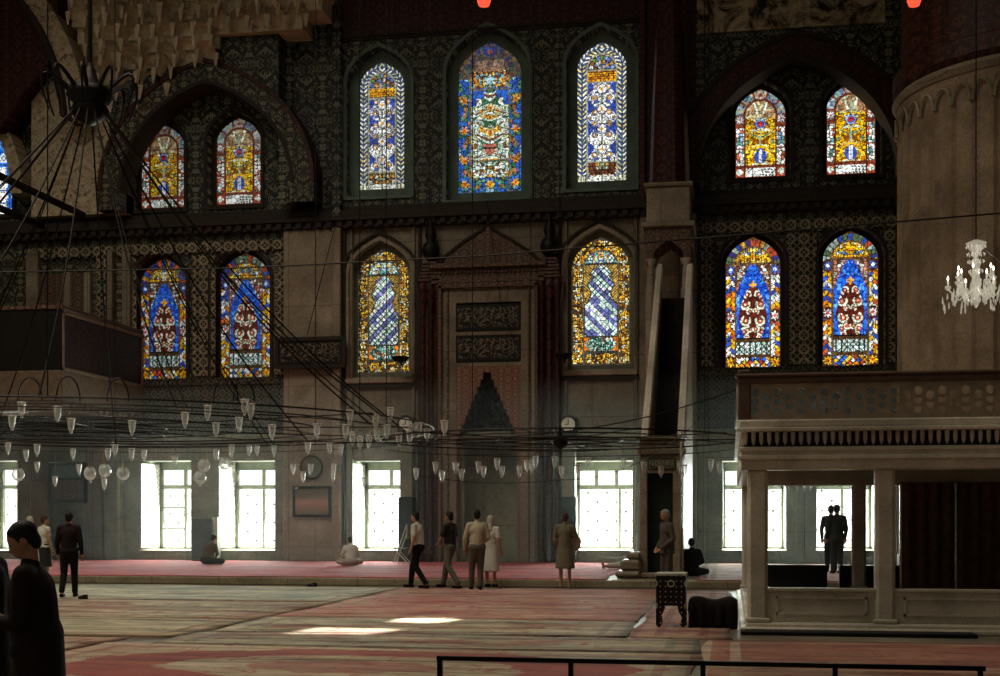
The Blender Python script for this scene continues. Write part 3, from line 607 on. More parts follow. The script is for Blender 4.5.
# ground windows: frame, transom, casements behind, with stone sill and deep jambs cut in the wall
for i, (x0, x1, z0, z1) in enumerate(GWIN):
    o = root('window_%d' % (i + 15), ((x0 + x1) / 2, GROUND_Y, z0), kind='structure'); y = GROUND_Y
    zt = z0 + (z1 - z0) * .72; xa = x0 - .15; xb = x1 + .05
    bm = B(); t = .11
    for q in ((x0, x0 + t, z0, z1), (x1 - t, x1, z0, z1), (x0, x1, z1 - .28, z1), (x0, x1, z0, z0 + .09), (x0, x1, zt - .08, zt + .06)): box(bm, q[0], q[1], y - .07, y + .07, q[2], q[3])
    n = 3 if i in (3,) else 2
    for k in range(1, n): xx = x0 + (x1 - x0) * k / n; box(bm, xx - .055, xx + .055, y - .06, y + .06, zt, z1 - .2)
    xx = x0 + (x1 - x0) * (.72 if i in (3, 4) else .5); 
    if i != 2: box(bm, xx - .04, xx + .04, y - .06, y + .06, z0, zt)
    if i == 0:
        for k in (1, 2): zz = z0 + (zt - z0) * k / 3; box(bm, x0, xx, y - .04, y + .04, zz - .03, zz + .03)
    out('window_frame', bm, M['green_frame'], o)
    bm = B(); box(bm, x0 + .02, x1 - .02, y + .09, y + .11, z0 + .02, zt); out('window_pane', bm, M['day_grille'], o)
    bm = B(); box(bm, x0 + .02, x1 - .02, y + .09, y + .11, zt, z1 - .02); out('window_pane', bm, M['day_plain'], o)
    bm = B(); box(bm, x0, x1, -.02, 1.6, z0, z0 + .025, .0); out('window_sill', bm, M['marble_white'], o)
    for xj in (x0, x1 - .03):
        bm = B(); plate_y = (.12, 1.5); box(bm, xj, xj + .03, .12, 1.5, z0 + .1, z1 - .1); out('jamb_panel', bm, M['jamb'], o)
#PART3
# ------------------------------------------------------------ raised platform and its carpets
PE = -11.35
bm = B(); box(bm, WX0, WX1, PE, 0, 0, PZ - .012, .02); st('floor_platform', bm, marble('platform_stone', lin(150, 138, 108), lin(178, 164, 132), 1.7, 5, rough=.6))
def wavy(bm, x0, x1, y0, y1, z, th=.012, amp=.012, step=.35, seed=0, skew=0.0):
    nx = max(2, int((x1 - x0) / step)); ny = max(2, int((y1 - y0) / (step * .6))); rnd = random.Random(seed); ph = [rnd.uniform(0, 6.28) for _ in range(6)]
    g = []
    for j in range(ny + 1):
        row = []
        for i in range(nx + 1):
            x = x0 + (x1 - x0) * i / nx; y = y0 + (y1 - y0) * j / ny; e = .04 * math.sin(x * 1.3 + ph[0]) if j in (0, ny) else 0
            f = .04 * math.sin(y * 1.9 + ph[1]) if i in (0, nx) else 0
            w = (math.sin(x * .7 + y * 3.1 + ph[2]) + math.sin(x * .35 - y * 4.3 + ph[3]) * .8 + math.sin(x * 1.9 + y * .9 + ph[4]) * .4) * .45 + .9
            row.append(bm.verts.new((x + f + skew * (y - y0), y + e, z + th + amp * max(0, w) * .5)))
        g.append(row)
    for j in range(ny):
        for i in range(nx): bm.faces.new((g[j][i], g[j][i + 1], g[j + 1][i + 1], g[j + 1][i]))
    edge = [g[0][i] for i in range(nx + 1)] + [g[j][nx] for j in range(1, ny + 1)] + [g[ny][i] for i in range(nx - 1, -1, -1)] + [g[j][0] for j in range(ny - 1, 0, -1)]
    lo = [bm.verts.new((v.co.x, v.co.y, z)) for v in edge]; n = len(edge)
    for k in range(n): bm.faces.new((edge[k], lo[k], lo[(k + 1) % n], edge[(k + 1) % n]))
    return bm
def rugmat(name, field, alt, motif, border, w, h, medallion=0.0, stripes=.5, seed=0, blots=.75):
    blots = .25 if medallion else blots
    t = NT(name); co = t.coord(); x, y, z = t.sep(co); sc = t.comb(t.math('ADD', x, seed * 3.7), t.math('ADD', y, seed * 5.1), 0)
    worn = t.noise(sc, .8, 5, .7, .6); col = t.mix(t.ramp(worn, [(.38, (0,) * 3), (.62, (1,) * 3)]), field, alt)
    mx = t.math('PINGPONG', t.math('ADD', x, 40), 1.1); my = t.math('PINGPONG', t.math('ADD', y, 40), .8); v = t.comb(mx, my, 0)
    n = t.noise(v, 2.6, 2, .5, .9); m = t.math('LESS_THAN', t.math('ABSOLUTE', t.math('SUBTRACT', t.math('FRACT', t.math('MULTIPLY', n, 4)), .5)), .12)
    m = t.math('MULTIPLY', m, t.ramp(t.noise(sc, 1.7, 3), [(.4, (0,) * 3), (.6, (.8,) * 3)])); blot = t.ramp(t.noise(t.comb(t.math('MULTIPLY', x, .5), t.math('MULTIPLY', y, 1.3), seed * 3.0), .9, 4, .7), [(.5, (0,) * 3), (.6, (blots,) * 3)]); col = t.mix(blot, col, motif); col = t.mix(m, col, motif)
    if medallion:
        r = t.math('SQRT', t.math('ADD', t.math('POWER', t.math('DIVIDE', x, w * .42), 2), t.math('POWER', t.math('DIVIDE', y, h * .42), 2)))
        r = t.math('ADD', r, t.math('MULTIPLY', t.math('SUBTRACT', t.noise(sc, 1.4, 4), .5), .35))
        col = t.mix(t.math('MULTIPLY', t.math('GREATER_THAN', r, .62), t.math('MULTIPLY', t.math('LESS_THAN', r, 1.0), medallion)), col, motif)
        col = t.mix(t.math('MULTIPLY', t.math('LESS_THAN', r, .34), medallion * .7), col, motif)
    ex = t.math('SUBTRACT', w / 2, t.math('ABSOLUTE', x)); ey = t.math('SUBTRACT', h / 2, t.math('ABSOLUTE', y)); e = t.math('MINIMUM', ex, ey)
    b1 = t.math('MULTIPLY', t.math('LESS_THAN', e, .42), t.math('GREATER_THAN', e, .3)); b2 = t.math('LESS_THAN', e, .08)
    col = t.mix(t.math('MULTIPLY', t.math('MAXIMUM', b1, b2), .5), col, border)
    weave = t.math('MULTIPLY', t.math('ADD', t.noise(t.comb(t.math('MULTIPLY', x, .5), t.math('MULTIPLY', y, 5.5), seed * 1.0), 1.5, 6, .9), t.noise(t.comb(t.math('MULTIPLY', x, .22), t.math('MULTIPLY', y, 1.6), seed * 2.0), 1.5, 4, .7)), .5)
    col = t.mix(1.0, col, t.ramp(weave, [(.40, ((1 - stripes) * .4,) * 3), (.47, (1 - stripes * .55,) * 3), (.55, (1.0, 1.0, 1.0))]), 'MULTIPLY')
    t.bump(t.math('ADD', weave, t.noise(sc, 14, 2)), .35, .02); t.b.inputs['Specular IOR Level'].default_value = .15
    t.b.inputs['Sheen Weight'].default_value = .1; t.b.inputs['Sheen Roughness'].default_value = .5
    return t.base(col, .85)
def rug(x0, x1, y0, y1, mat_args, label, cat='carpet', z=0.0, name='prayer_carpet', seed=0, amp=.02, group='carpets covering the mosque floor', **k):
    cx, cy = (x0 + x1) / 2, (y0 + y1) / 2; w, h = x1 - x0, y1 - y0; bm = B(); wavy(bm, -w / 2, w / 2, -h / 2, h / 2, 0, amp=amp, seed=seed)
    o = out(name, bm, rugmat('carpet_weave', *mat_args, w=w, h=h, seed=seed, **k), None, True); o.location = (cx, cy, z); return props(o, label, cat, group)
pink, rose, dred = lin(178, 62, 70), lin(200, 84, 88), lin(110, 34, 36)
beige, sage, sand_, cream = lin(172, 158, 126), lin(140, 138, 110), lin(156, 136, 108), lin(206, 192, 160)
teal, rust = lin(92, 112, 106), lin(142, 72, 64)
PXS = 4.9
rug(-19.5, 4.7, PE + .12, -.18, (pink, rose, dred, dred), 'long rose red carpet covering the raised platform under the windows', z=PZ - .012, seed=1, amp=.006, stripes=.25)
rug(6.75, 10.9, PE + .12, -.18, (lin(190, 158, 138), lin(176, 124, 112), rust, dred), 'pale pinkish carpet on the platform behind the marble gallery', z=PZ - .012, seed=2, amp=.006, stripes=.3)
XS1, XS2, XS3 = on_z(333, 604).x, on_z(656, 604).x, on_z(701, 655).x; GAL = on_z(740, 632).x - .12
def rr(a, b, py0, py1): # rows between the floor lines of the photo
    return a, b, on_z(450, py1).y + .01, on_z(450, py0).y - .01
RUGS = [
 (-17, XS1 - .03, 588.5, 604, (lin(215, 205, 172), lin(178, 172, 142), lin(120, 142, 132), rust), 'pale grey green carpet with teal patches below the platform step, left', dict(stripes=.55)),
 (XS1 + .03, XS2 - .03, 588.5, 620, (lin(186, 116, 102), lin(200, 160, 130), lin(150, 62, 58), sand_), 'worn red carpet where the visitors stand below the mihrab', dict(stripes=.6)),
 (XS2 + .03, GAL, 588.5, 636, (lin(190, 164, 134), lin(160, 110, 92), rust, dred), 'beige and red carpet between the lectern and the platform step', dict(stripes=.55)),
 (-17, XS1 - .03, 604.5, 623, (lin(205, 190, 152), lin(150, 146, 120), rust, rust), 'greenish beige carpet, second row from the platform on the left', dict(stripes=.7)),
 (-17, XS1 - .03, 623.5, 643, (lin(200, 184, 146), lin(168, 150, 118), sage, dred), 'plain worn beige carpet beside the person in the long dark coat', dict(stripes=.65)),
 (XS1 + .03, XS2 - .03, 620.5, 636, (lin(205, 190, 154), lin(170, 160, 128), rust, teal), 'grey beige carpet under the larger sunlit patches', dict(stripes=.65)),
 (XS1 + .03, XS3 - .03, 636.5, 650, (lin(196, 180, 146), lin(160, 150, 122), rust, teal), 'grey beige carpet between the sunlit patches and the railing', dict(stripes=.65)),
 (XS3 + .03, 17, 636.5, 664, (lin(176, 128, 104), lin(160, 100, 84), rust, cream), 'reddish brown carpet in front of the marble gallery', dict(stripes=.55)),
 (-17, XS1 - .6, 643.5, 700, (lin(196, 176, 140), lin(160, 152, 120), lin(160, 58, 56), dred), 'beige carpet with a large red medallion, nearest row left', dict(medallion=.85, stripes=.55)),
 (XS1 - .54, XS3 - .03, 650.5, 700, (lin(190, 176, 140), lin(170, 150, 118), lin(156, 60, 56), rust), 'beige carpet with a red ring medallion crossed by the railing', dict(medallion=.85, stripes=.55)),
 (XS3 + .03, 17, 664.5, 700, (lin(160, 128, 100), lin(150, 84, 72), dred, beige), 'dark brown and red carpet under the right end of the railing', dict(stripes=.5)),
]
for k, (a, b, c, d, ma, lab, kw) in enumerate(RUGS):
    x0, x1, y0, y1 = rr(a, b, c, d); rug(x0, x1, y0, y1, ma, lab, seed=k + 5, **kw)

# ------------------------------------------------------------ big arches, muqarnas, left and right upper zones
def archrib(bm, cx, cz, hw, rise, y0, y1, th, a0=0, a1=math.pi, n=40, pt=.12, drop=0.0):
    """pointed arch band with an inner face, th thick"""
    prev = None
    for i in range(n + 1):
        t = a0 + (a1 - a0) * i / n; s = abs(t - math.pi / 2) / (math.pi / 2); q = []
        for r in (0, th):
            x = cx + (hw + r) * math.cos(t); z = cz + (rise + r) * ((1 - pt) * math.sin(t) + pt * (1 - s) ** 3)
            q += [bm.verts.new((x, y0, z)), bm.verts.new((x, y1, z))]
        if prev:
            a, b, c, d = prev; e, f, g, h = q
            for fc in ((a, e, f, b), (c, d, h, g), (a, c, g, e), (b, f, h, d)): bm.faces.new(fc)
        else: bm.faces.new((q[0], q[1], q[3], q[2]))
        prev = q
    bm.faces.new((prev[0], prev[2], prev[3], prev[1]))
    return bm
def blindarch(pxl, pxr, py_top, depth, mats, n):
    xl, xr = on_y(pxl, 200).x, on_y(pxr, 200).x; cx = (xl + xr) / 2; hw = (xr - xl) / 2; zt = on_y((pxl + pxr) / 2, py_top, -depth).z; zb = CORN + .6
    rise = min(hw * 1.15, zt - zb)
    bm = B(); archrib(bm, cx, zt - rise, hw, rise, -depth, .05, .12); st('trim_arch_edge', bm, mats[0], smooth=False)
    bm = B(); archrib(bm, cx, zt - rise, hw + .12, rise + .12, -depth + .03, .02, .55); st('trim_arch_band', bm, mats[1])
    bm = B(); archrib(bm, cx, zt - rise, hw + .67, rise + .67, -depth - .02, .02, .14); st('trim_arch_hood', bm, mats[2])
    for s in (-1, 1): bm = B(); xx = cx + s * (hw + .4); box(bm, xx - .4, xx + .4, -depth, 0, zb - .1, zt - rise, .01); st('trim_arch_leg', bm, mats[1])
    return cx, hw, zt, rise
arc_l = blindarch(134, 300, 82, 1.0, (M['dark_stone'], M['tile_mid'], M['maroon']), 0)
arc_r = blindarch(700, 893, 56, 1.0, (M['dark_stone'], M['maroon'], M['dark_stone']), 1)
def spandrel(x0, x1, z0, z1, arc, y, mat, nm='trim_spandrel'):
    cx, hw, zt, rise = arc; g = .78; P = []
    for i in range(33):
        t = math.pi * i / 32; s = abs(t - math.pi / 2) / (math.pi / 2); P.append((cx + (hw + g) * math.cos(t), zt - rise + (rise + g) * (.88 * math.sin(t) + .12 * (1 - s) ** 3)))
    loop = [(x1, z0)] + [(x1, z1), (x0, z1), (x0, z0), (P[-1][0], z0)] + P[::-1] + [(P[0][0], z0)]
    bm = B(); plate(bm, loop, [], y, 0.02); st(nm, bm, mat)
spandrel(on_y(122, 200).x, X_P0 + .1, CORN + .5, 19, arc_l, -.9, M['tile_top'])
spandrel(X_Q1 - .02, on_y(935, 200).x, CORN + .5, 19, arc_r, -.9, M['tile_top'])
# muqarnas vault of the left corner: tiers of pointed niches, each tier standing further out
def niche(bm, x, y, z, w, h, d):
    """one concave pointed cell, open to the hall"""
    n = 6; m = 4; g = []
    for j in range(m + 1):
        v = j / m; half = w / 2 * math.cos(v * math.pi / 2 * .96); zz = z + h * (.35 + .65 * math.sin(v * math.pi / 2)) if j else z
        row = []
        for i in range(n + 1):
            t = math.pi * i / n; row.append(bm.verts.new((x - half * math.cos(t), y + d * math.sin(t) * (1 - v * .85), zz)))
        g.append(row)
    for j in range(m):
        for i in range(n): bm.faces.new((g[j][i], g[j][i + 1], g[j + 1][i + 1], g[j + 1][i]))
    q = w * .07
    for s in (-1, 1): cone(bm, (x + s * w / 2, y + .04, z - h * .35), (x + s * w / 2, y + .06, z + h * .3), q * .6, q * 2.2, 5)
    return bm
def muqarnas(left, px_rows, name, mat, y0=-.9, dy=.22, hrow=.62):
    bm = B()
    for r, (pa, pb, py) in enumerate(px_rows):
        y = y0 - dy * (len(px_rows) - r) * .55; a, b = on_y(pa, py, y), on_y(pb, py, y); w = .62; n = max(1, int((b.x - a.x) / w)); w = (b.x - a.x) / n; z = (a.z + b.z) / 2
        box(bm, a.x - .05, b.x + .05, y + .46, .3, z - .1, z + hrow * 1.25)
        for i in range(n): niche(bm, a.x + w * (i + (.5 if r % 2 else .98)), y + .1 * math.sin(i * 2.3 + r), z + .09 * math.sin(i * 3.1 + r * 2), w * (1.0 + .12 * math.sin(i * 1.7)), hrow, .52)
    st(name, bm, mat)
muqarnas(True, [(62, 318, -8), (66, 316, 10), (72, 296, 28), (84, 212, 44), (92, 205, 60), (98, 172, 76), (104, 152, 92), (108, 136, 108)], 'trim_muqarnas', M['plaster'])
t = NT('patchy_painted_vault'); co = t.coord(); M['patchy'] = t.base(t.ramp(t.noise(co, 1.1, 6, .75, .8), [(.42, lin(40, 34, 28)), (.56, lin(176, 160, 130)), (.75, lin(205, 190, 158))]), .85)
bm = B(); a, b = on_y(697, 10, -.95), on_y(885, 22, -.95); box(bm, a.x, b.x, -.98, -.8, b.z, 19.5); st('trim_painted_vault', bm, M['patchy'])
bm = B(); a = on_y(40, 160).x; b = on_y(134, 160).x; box(bm, a, b, -.55, 0, CORN + .5, 17.5); st('trim_painted_pier', bm, M['paint_beige'])
bm = B(); c = on_y(60, 180, -.56); archrib(bm, on_y(-5, 200).x, 12.4, on_y(22, 200).x - on_y(-5, 200).x, 2.6, -.75, 0, .42); st('trim_painted_arch', bm, M['paint_beige'])
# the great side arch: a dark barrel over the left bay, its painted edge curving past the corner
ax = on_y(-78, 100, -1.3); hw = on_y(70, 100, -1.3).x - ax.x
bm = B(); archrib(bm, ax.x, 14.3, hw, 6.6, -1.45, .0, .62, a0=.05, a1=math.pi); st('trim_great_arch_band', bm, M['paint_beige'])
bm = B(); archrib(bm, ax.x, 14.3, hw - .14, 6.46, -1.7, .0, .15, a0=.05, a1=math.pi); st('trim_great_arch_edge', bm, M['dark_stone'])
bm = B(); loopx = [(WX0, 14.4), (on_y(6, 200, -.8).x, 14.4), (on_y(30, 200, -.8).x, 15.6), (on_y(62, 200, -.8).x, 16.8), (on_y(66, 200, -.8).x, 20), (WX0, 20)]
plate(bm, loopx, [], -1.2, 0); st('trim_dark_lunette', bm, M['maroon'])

# ------------------------------------------------------------ left gallery (royal loge)
gl = root('royal_gallery', (on_y(60, 400).x, -3, 0), 'dark royal gallery with tiled parapet, projecting from the wall at the far left', 'gallery')
gx = on_y(136, 300, -.1).x; gy0 = -5.4
pt = on_y(136, 331, -.1).z; zb_ = 5.0; zt_ = pt
pfx = on_y(69, 305, gy0).x; gx0 = -22
gx1 = (gx + pfx) / 2
bm = B(); box(bm, gx1 - .12, gx1, gy0, -.1, zb_ + .9, zt_ - .12); out('parapet_panel', bm, arabesque('parapet_tile', lin(34, 22, 18), lin(74, 56, 46), lin(44, 30, 26), .7, .7, 5, axes='yz'), gl)
bm = B(); box(bm, gx0, gx1, gy0 - .05, gy0 + .08, zb_ + .9, zt_ - .12); out('front_panel', bm, M['black_wood'], gl)
bm = B()
for ya, yb, za_, zb2_ in ((gy0, gy0 + .1, zb_ + .9, zt_ - .1), (-.2, -.1, zb_ + .9, zt_ - .1), (gy0, -.1, zb_ + .9, zb_ + 1.0), (gy0, -.1, zt_ - .24, zt_ - .14)): box(bm, gx1, gx1 + .05, ya, yb, za_, zb2_, .01)
out('panel_frame', bm, plain('gallery_frame', lin(120, 100, 80), .6), gl)
bm = B(); box(bm, gx0, gx1 + .06, gy0 - .1, gy0 + .08, zt_ - .12, zt_, .02); box(bm, gx1 - .14, gx1 + .06, gy0, -.1, zt_ - .12, zt_, .02); out('top_rail', bm, M['redstone'], gl)
bm = B(); box(bm, gx0, gx1 + .05, gy0 - .08, -.1, zb_, zb_ + .9, .03); out('gallery_slab', bm, plain('gallery_marble', lin(104, 88, 70), .6), gl)
bm = B()
for k in range(13): box(bm, gx1 - .2, gx1 + .12, gy0 + k * .42, gy0 + k * .42 + .2, zb_ - .22, zb_)
box(bm, gx0, gx1 + .12, gy0 - .14, gy0, zb_ - .3, zb_); out('bracket_frieze', bm, M['redstone'], gl)
for k, xx in enumerate(()):
    bm = B(); lathe(bm, (xx, gy0 + .2, 0), [(.24, 0), (.24, .3), (.17, .4), (.155, 3.9), (.26, 4.2), (.3, 4.7)], 12); out('gallery_column', bm, M['marble_light'], gl, True)
for px0, px1, y0, y1, mt in ((26, 38, 250, 330, 'marble'), (96, 106, 250, 330, 'star_tile'), (107, 112, 250, 345, 'marble'), (122, 130, 245, 400, 'marble'), (64, 70, 272, 310, 'marble_light'), (84, 90, 272, 318, 'marble_light')):
    a, b = on_y(px0, y1, -.2), on_y(px1, y0, -.2); bm = B(); box(bm, a.x, b.x, -.22, -.02, a.z, b.z, .01); out('wall_strip', bm, M[mt], gl)
a, b = on_y(38, 300, -.2), on_y(84, 273, -.2); bm = B(); box(bm, a.x, b.x, -.2, -.02, a.z - .6, b.z); out('tile_panel', bm, M['redstone'], gl)
# the side-gallery walls under it and the tiled board
for px0, px1, y0, y1, mt, nm in ((104, 118, 470, 563, 'marble_low', 'trim_marble_panel'), (86, 102, 440, 563, 'marble', 'trim_marble_panel'), (30, 47, 480, 563, 'marble', 'trim_marble_panel')):
    a, b = on_y(px0, y1, -.35), on_y(px1, y0, -.35); bm = B(); box(bm, a.x, b.x, -.35, 0, PZ, b.z, .03); st(nm, bm, M[mt])
a, b = on_y(48, 503, -.6), on_y(84, 462, -.6)
bd = root('tile_board', ((a.x + b.x) / 2, -.5, a.z), 'dark board with a blue top panel on the left wall under the gallery', 'board')
bm = B(); box(bm, a.x, b.x, -.62, -.0, a.z, b.z, .02); out('board_frame', bm, M['black_wood'], bd)
bm = B(); box(bm, a.x + .15, b.x - .1, -.64, -.6, a.z + (b.z - a.z) * .62, b.z - .1); out('blue_panel', bm, plain('blue_enamel', lin(90, 120, 130), .4), bd)
bm = B(); box(bm, a.x + .15, b.x - .1, -.64, -.6, a.z + .12, a.z + (b.z - a.z) * .55); out('tile_panel', bm, M['redstone'], bd)
bm = B(); p0 = on_y(83, 214, -.8)
beam = []
for dx, (pxe, pye) in enumerate(((0, 176), (0, 205))):
    q = on_y(83 if dx == 0 else 42, 215 if dx == 0 else 226, -.6); bm = B(); box(bm, q.x - .09, q.x + .09, -14, -.55, q.z - .09, q.z + .09, .02)
    thing('tie_beam', bm, M['iron'], ['long dark tie beam crossing the left edge, the upper of two', 'short dark tie beam at the left edge, the lower of two'][dx], 'beam', 'tie beams at the left edge')

# ------------------------------------------------------------ wall furniture
def board(px0, px1, py0, py1, y, name, label, cat, frame, panel, fw=.1, pname='panel'):
    a, b = on_y(px0, py1, y), on_y(px1, py0, y); o = root(name, ((a.x + b.x) / 2, y, a.z), label, cat)
    bm = B(); plate(bm, rect(a.x, b.x, a.z, b.z), [rect(a.x + fw, b.x - fw, a.z + fw, b.z - fw)], y - .05, y + .07); out('frame', bm, frame, o)
    bm = B(); box(bm, a.x + fw - .01, b.x - fw + .01, y, y + .05, a.z + fw - .01, b.z - fw + .01); out(pname, bm, panel, o); return o
board(275, 345.5, 336, 369, -.4, 'inscription_panel', 'dark framed calligraphy panel on the pale pilaster left of centre', 'inscription', M['dark_stone'], M['callig'], .12, 'script_panel')
t = NT('framed_carpet_picture'); co = t.coord('Generated'); x, y, z = t.sep(co)
k = t.math('ADD', z, t.math('MULTIPLY', t.noise(co, 3, 3), .3)); pic = t.ramp(k, [(.25, lin(120, 110, 88)), (.4, lin(150, 108, 88)), (.62, lin(176, 132, 108)), (.85, lin(108, 98, 80))]); M['picture'] = t.base(pic, .5)
board(293, 331, 486, 517, -.24, 'framed_picture', 'framed picture with a brown landscape low on the wall left of centre', 'picture', M['black_wood'], M['picture'], .08, 'picture_sheet')
def plaque(px, py, r, label, yo=0.0):
    c = on_y(px, py, -.05 + yo); o = root('round_plaque', (c.x, yo, c.z - r), label, 'plaque'); bm = B(); cone(bm, (c.x, -.1 + yo, c.z), (c.x, yo, c.z), r, r, 28); out('disc', bm, plain('plaque_stone', lin(98, 94, 78), .6), o)
    bm = B(); 
    vs = [(c.x + (r + .0) * math.cos(t_), -.11 + yo, c.z + r * math.sin(t_)) for t_ in [2 * math.pi * i / 28 for i in range(29)]]; tube(bm, vs, .035, 5); out('rim', bm, M['dark_stone'], o)
plaque(312, 467, .36, 'round plaque on the wall above the framed picture', -.16)
plaque(411, 472, .30, 'round plaque on the wall just right of the third ground window')
plaque(566, 480, .26, 'small round plaque left of the fourth ground window')
# wooden chest behind the seated man, left, and its pale edge
a, b = on_y(193, 563, -.6), on_y(215, 517, -.6); cb = root('low_cupboard', ((a.x + b.x) / 2, -.4, PZ), 'tall dark cupboard between the two left ground windows', 'cupboard')
bm = B(); box(bm, a.x, b.x, -.75, -.06, PZ, b.z, .02); out('body', bm, M['green_frame'], cb)
bm = B(); box(bm, a.x + .04, b.x - .04, -.79, -.755, PZ + .08, b.z - .06, .01); out('door', bm, plain('cupboard_door', lin(70, 72, 60), .5), cb)
bm = B(); box(bm, b.x + .01, b.x + .12, -.7, -.62, PZ, b.z, .01); out('pale_post', bm, M['white_frame'], cb)
# tall case clocks either side of the mihrab
def tall_clock(px, label, dial):
    a = on_y(px, 560, -.5); o = root('tall_clock', (a.x, -.4, PZ), label, 'clock'); zt = on_y(px, 414, -.5).z; zm = on_y(px, 497, -.5).z
    bm = B(); box(bm, a.x - .24, a.x + .24, -.55, -.12, PZ, zm, .02); out('base', bm, M['black_wood'], o)
    bm = B(); box(bm, a.x - .2, a.x + .2, -.5, -.12, zm, zt - .9, .02); out('trunk', bm, M['marble_low'], o)
    bm = B(); box(bm, a.x - .27, a.x + .27, -.56, -.12, zt - .9, zt - .12, .02); 
    bm2 = B(); cone(bm2, (a.x, -.55, zt - .3), (a.x, -.12, zt - .3), .27, .27, 24); me = bpy.data.meshes.new('t'); bm2.to_mesh(me); bm2.free(); bm.from_mesh(me); bpy.data.meshes.remove(me)
    out('hood', bm, M['black_wood'], o)
    bm = B(); cone(bm, (a.x, -.585, zt - .33), (a.x, -.555, zt - .33), .21, .21, 28); d = out('dial', bm, plain('clock_dial', lin(225, 225, 205), .4, var=.05), o)
    bm = B(); box(bm, a.x - .012, a.x + .012, -.60, -.588, zt - .33, zt - .17); box(bm, a.x - .1, a.x, -.60, -.588, zt - .34, zt - .32); out('clock_hands', bm, M['black_wood'], d)
tall_clock(568.5, 'tall case clock with a white dial right of the mihrab', True)
tall_clock(406, 'tall case clock half lost in shadow left of the mihrab', True)
for px, py, lab in ((402, 358, 'dark bracket sconce beside the left lattice window'), (565, 355, 'dark bracket sconce beside the right lattice window')):
    c = on_y(px, py, -.5); o = root('wall_sconce', (c.x, 0, c.z), lab, 'sconce', group='bracket sconces by the lattice windows')
    bm = B(); lathe(bm, (c.x, -.75, c.z - .12), [(.02, -.06), (.2, .0), (.3, .12), (.27, .13), (.15, .05)], 14); out('dish', bm, M['iron'], o, True)
    bm = B(); tube(bm, [(c.x, -.75, c.z - .15), (c.x, -.45, c.z - .22), (c.x, 0, c.z - .05)], .03); out('arm', bm, M['iron'], o)

# ------------------------------------------------------------ mihrab
y = -.45; mh = root('mihrab', (on_y(487, 560, y).x, y, PZ), 'tall carved marble mihrab niche with pointed crest in the middle of the wall', 'mihrab')
mx = lambda p, q=400: on_y(p, q, y).x
mz = lambda q, p=487: on_y(p, q, y).z
cx = mx(487); hw_n = (mx(519) - mx(458)) / 2; zs = mz(438)
steps = []; tiers = 9; ztop = mz(372)
for k in range(tiers): steps.append((hw_n * (1 - k / tiers * .93) - .04, zs + (ztop - zs) * k / tiers))
loop = [(cx - hw_n, PZ), (cx + hw_n, PZ), (cx + hw_n, zs)]
for k in range(tiers):
    w = steps[k][0]; z1 = zs + (ztop - zs) * (k + 1) / tiers; loop += [(cx + w, steps[k][1]), (cx + w * .97, z1)]
L = [(2 * cx - a_, b_) for a_, b_ in loop[2:]]
nl = loop + L[::-1]
x0, x1 = mx(456), mx(521)
bm = B(); plate(bm, rect(x0, x1, PZ, mz(366)), [[(a_, b_ + (.001 if b_ == PZ else 0)) for a_, b_ in nl]], y, y + .3); out('niche_surround', bm, arabesque('carved_niche_stone', lin(112, 80, 64), lin(160, 124, 100), lin(84, 56, 46), .45, .5, 8, lines=False), mh)
bm = B()
seg = 20
g = []
for zz in (PZ, zs):
    g.append([bm.verts.new((cx - hw_n * math.cos(math.pi * i / seg), y + .28 + 1.15 * math.sin(math.pi * i / seg), zz)) for i in range(seg + 1)])
for i in range(seg): bm.faces.new((g[0][i], g[0][i + 1], g[1][i + 1], g[1][i]))
box(bm, cx - hw_n - .2, cx + hw_n + .2, 1.36, 1.5, 0, ztop + .4); box(bm, cx - hw_n - .2, cx - hw_n - .1, .76, 1.4, zs, ztop + .4); box(bm, cx + hw_n + .1, cx + hw_n + .2, .76, 1.4, zs, ztop + .4); box(bm, cx - hw_n, cx + hw_n, .0, 1.4, ztop + .2, ztop + .4); out('niche_wall', bm, M['marble_low'], mh)
bm = B()
for k in range(tiers):
    w, z0 = steps[k]; z1 = zs + (ztop - zs) * (k + 1) / tiers; n = max(2, int(7 - k * .6)); dpt = 1.15 * (1 - k / tiers * .9)
    for i in range(n):
        t0 = math.pi * (i + .5) / n; px_, py_ = cx - w * .93 * math.cos(t0), y + .25 + dpt * .9 * math.sin(t0); r = w * 1.5 / n + .03
        lathe(bm, (px_, py_, z0), [(r * .05, -.12), (r * .55, .05), (r * .95, (z1 - z0) * .6), (r * .9, (z1 - z0) * 1.0)], 8)
    gg = []
    for zz, ww in ((z0 + .1, w), (z1 + .1, w)): gg.append([bm.verts.new((cx - ww * 1.02 * math.cos(math.pi * i / 12), y + .28 + dpt * math.sin(math.pi * i / 12), zz)) for i in range(13)])
    for i in range(12): bm.faces.new((gg[0][i], gg[0][i + 1], gg[1][i + 1], gg[1][i]))
box(bm, cx - .3, cx + .3, y + .28, y + .5, ztop - .3, ztop + .1)
out('stalactite_hood', bm, M['black_wood'], mh)
for py0, py1 in ((304, 331), (335, 362)):
    bm = B(); box(bm, x0, x1, y - .03, y + .1, mz(py1), mz(py0), .015); o = out('script_panel', bm, M['callig'], mh)
bm = B(); plate(bm, rect(mx(440), mx(537), PZ, mz(282)), [rect(x0, x1, PZ + .001, mz(302))], y - .02, y + .35); box(bm, x0, x1, y, y + .3, mz(366), mz(362)); box(bm, x0, x1, y, y + .3, mz(335), mz(331)); out('inner_frame', bm, M['marble'], mh)
bm = B()
for p0, p1, dy in ((439, 442.5, .14), (447, 449, .07), (535, 538.5, .14), (528, 530, .07)): box(bm, mx(p0), mx(p1), y - dy, y + .1, PZ, mz(284), .015)
box(bm, mx(439), mx(538.5), y - .14, y + .1, mz(288), mz(283), .01); out('frame_moulding', bm, M['redstone'], mh)
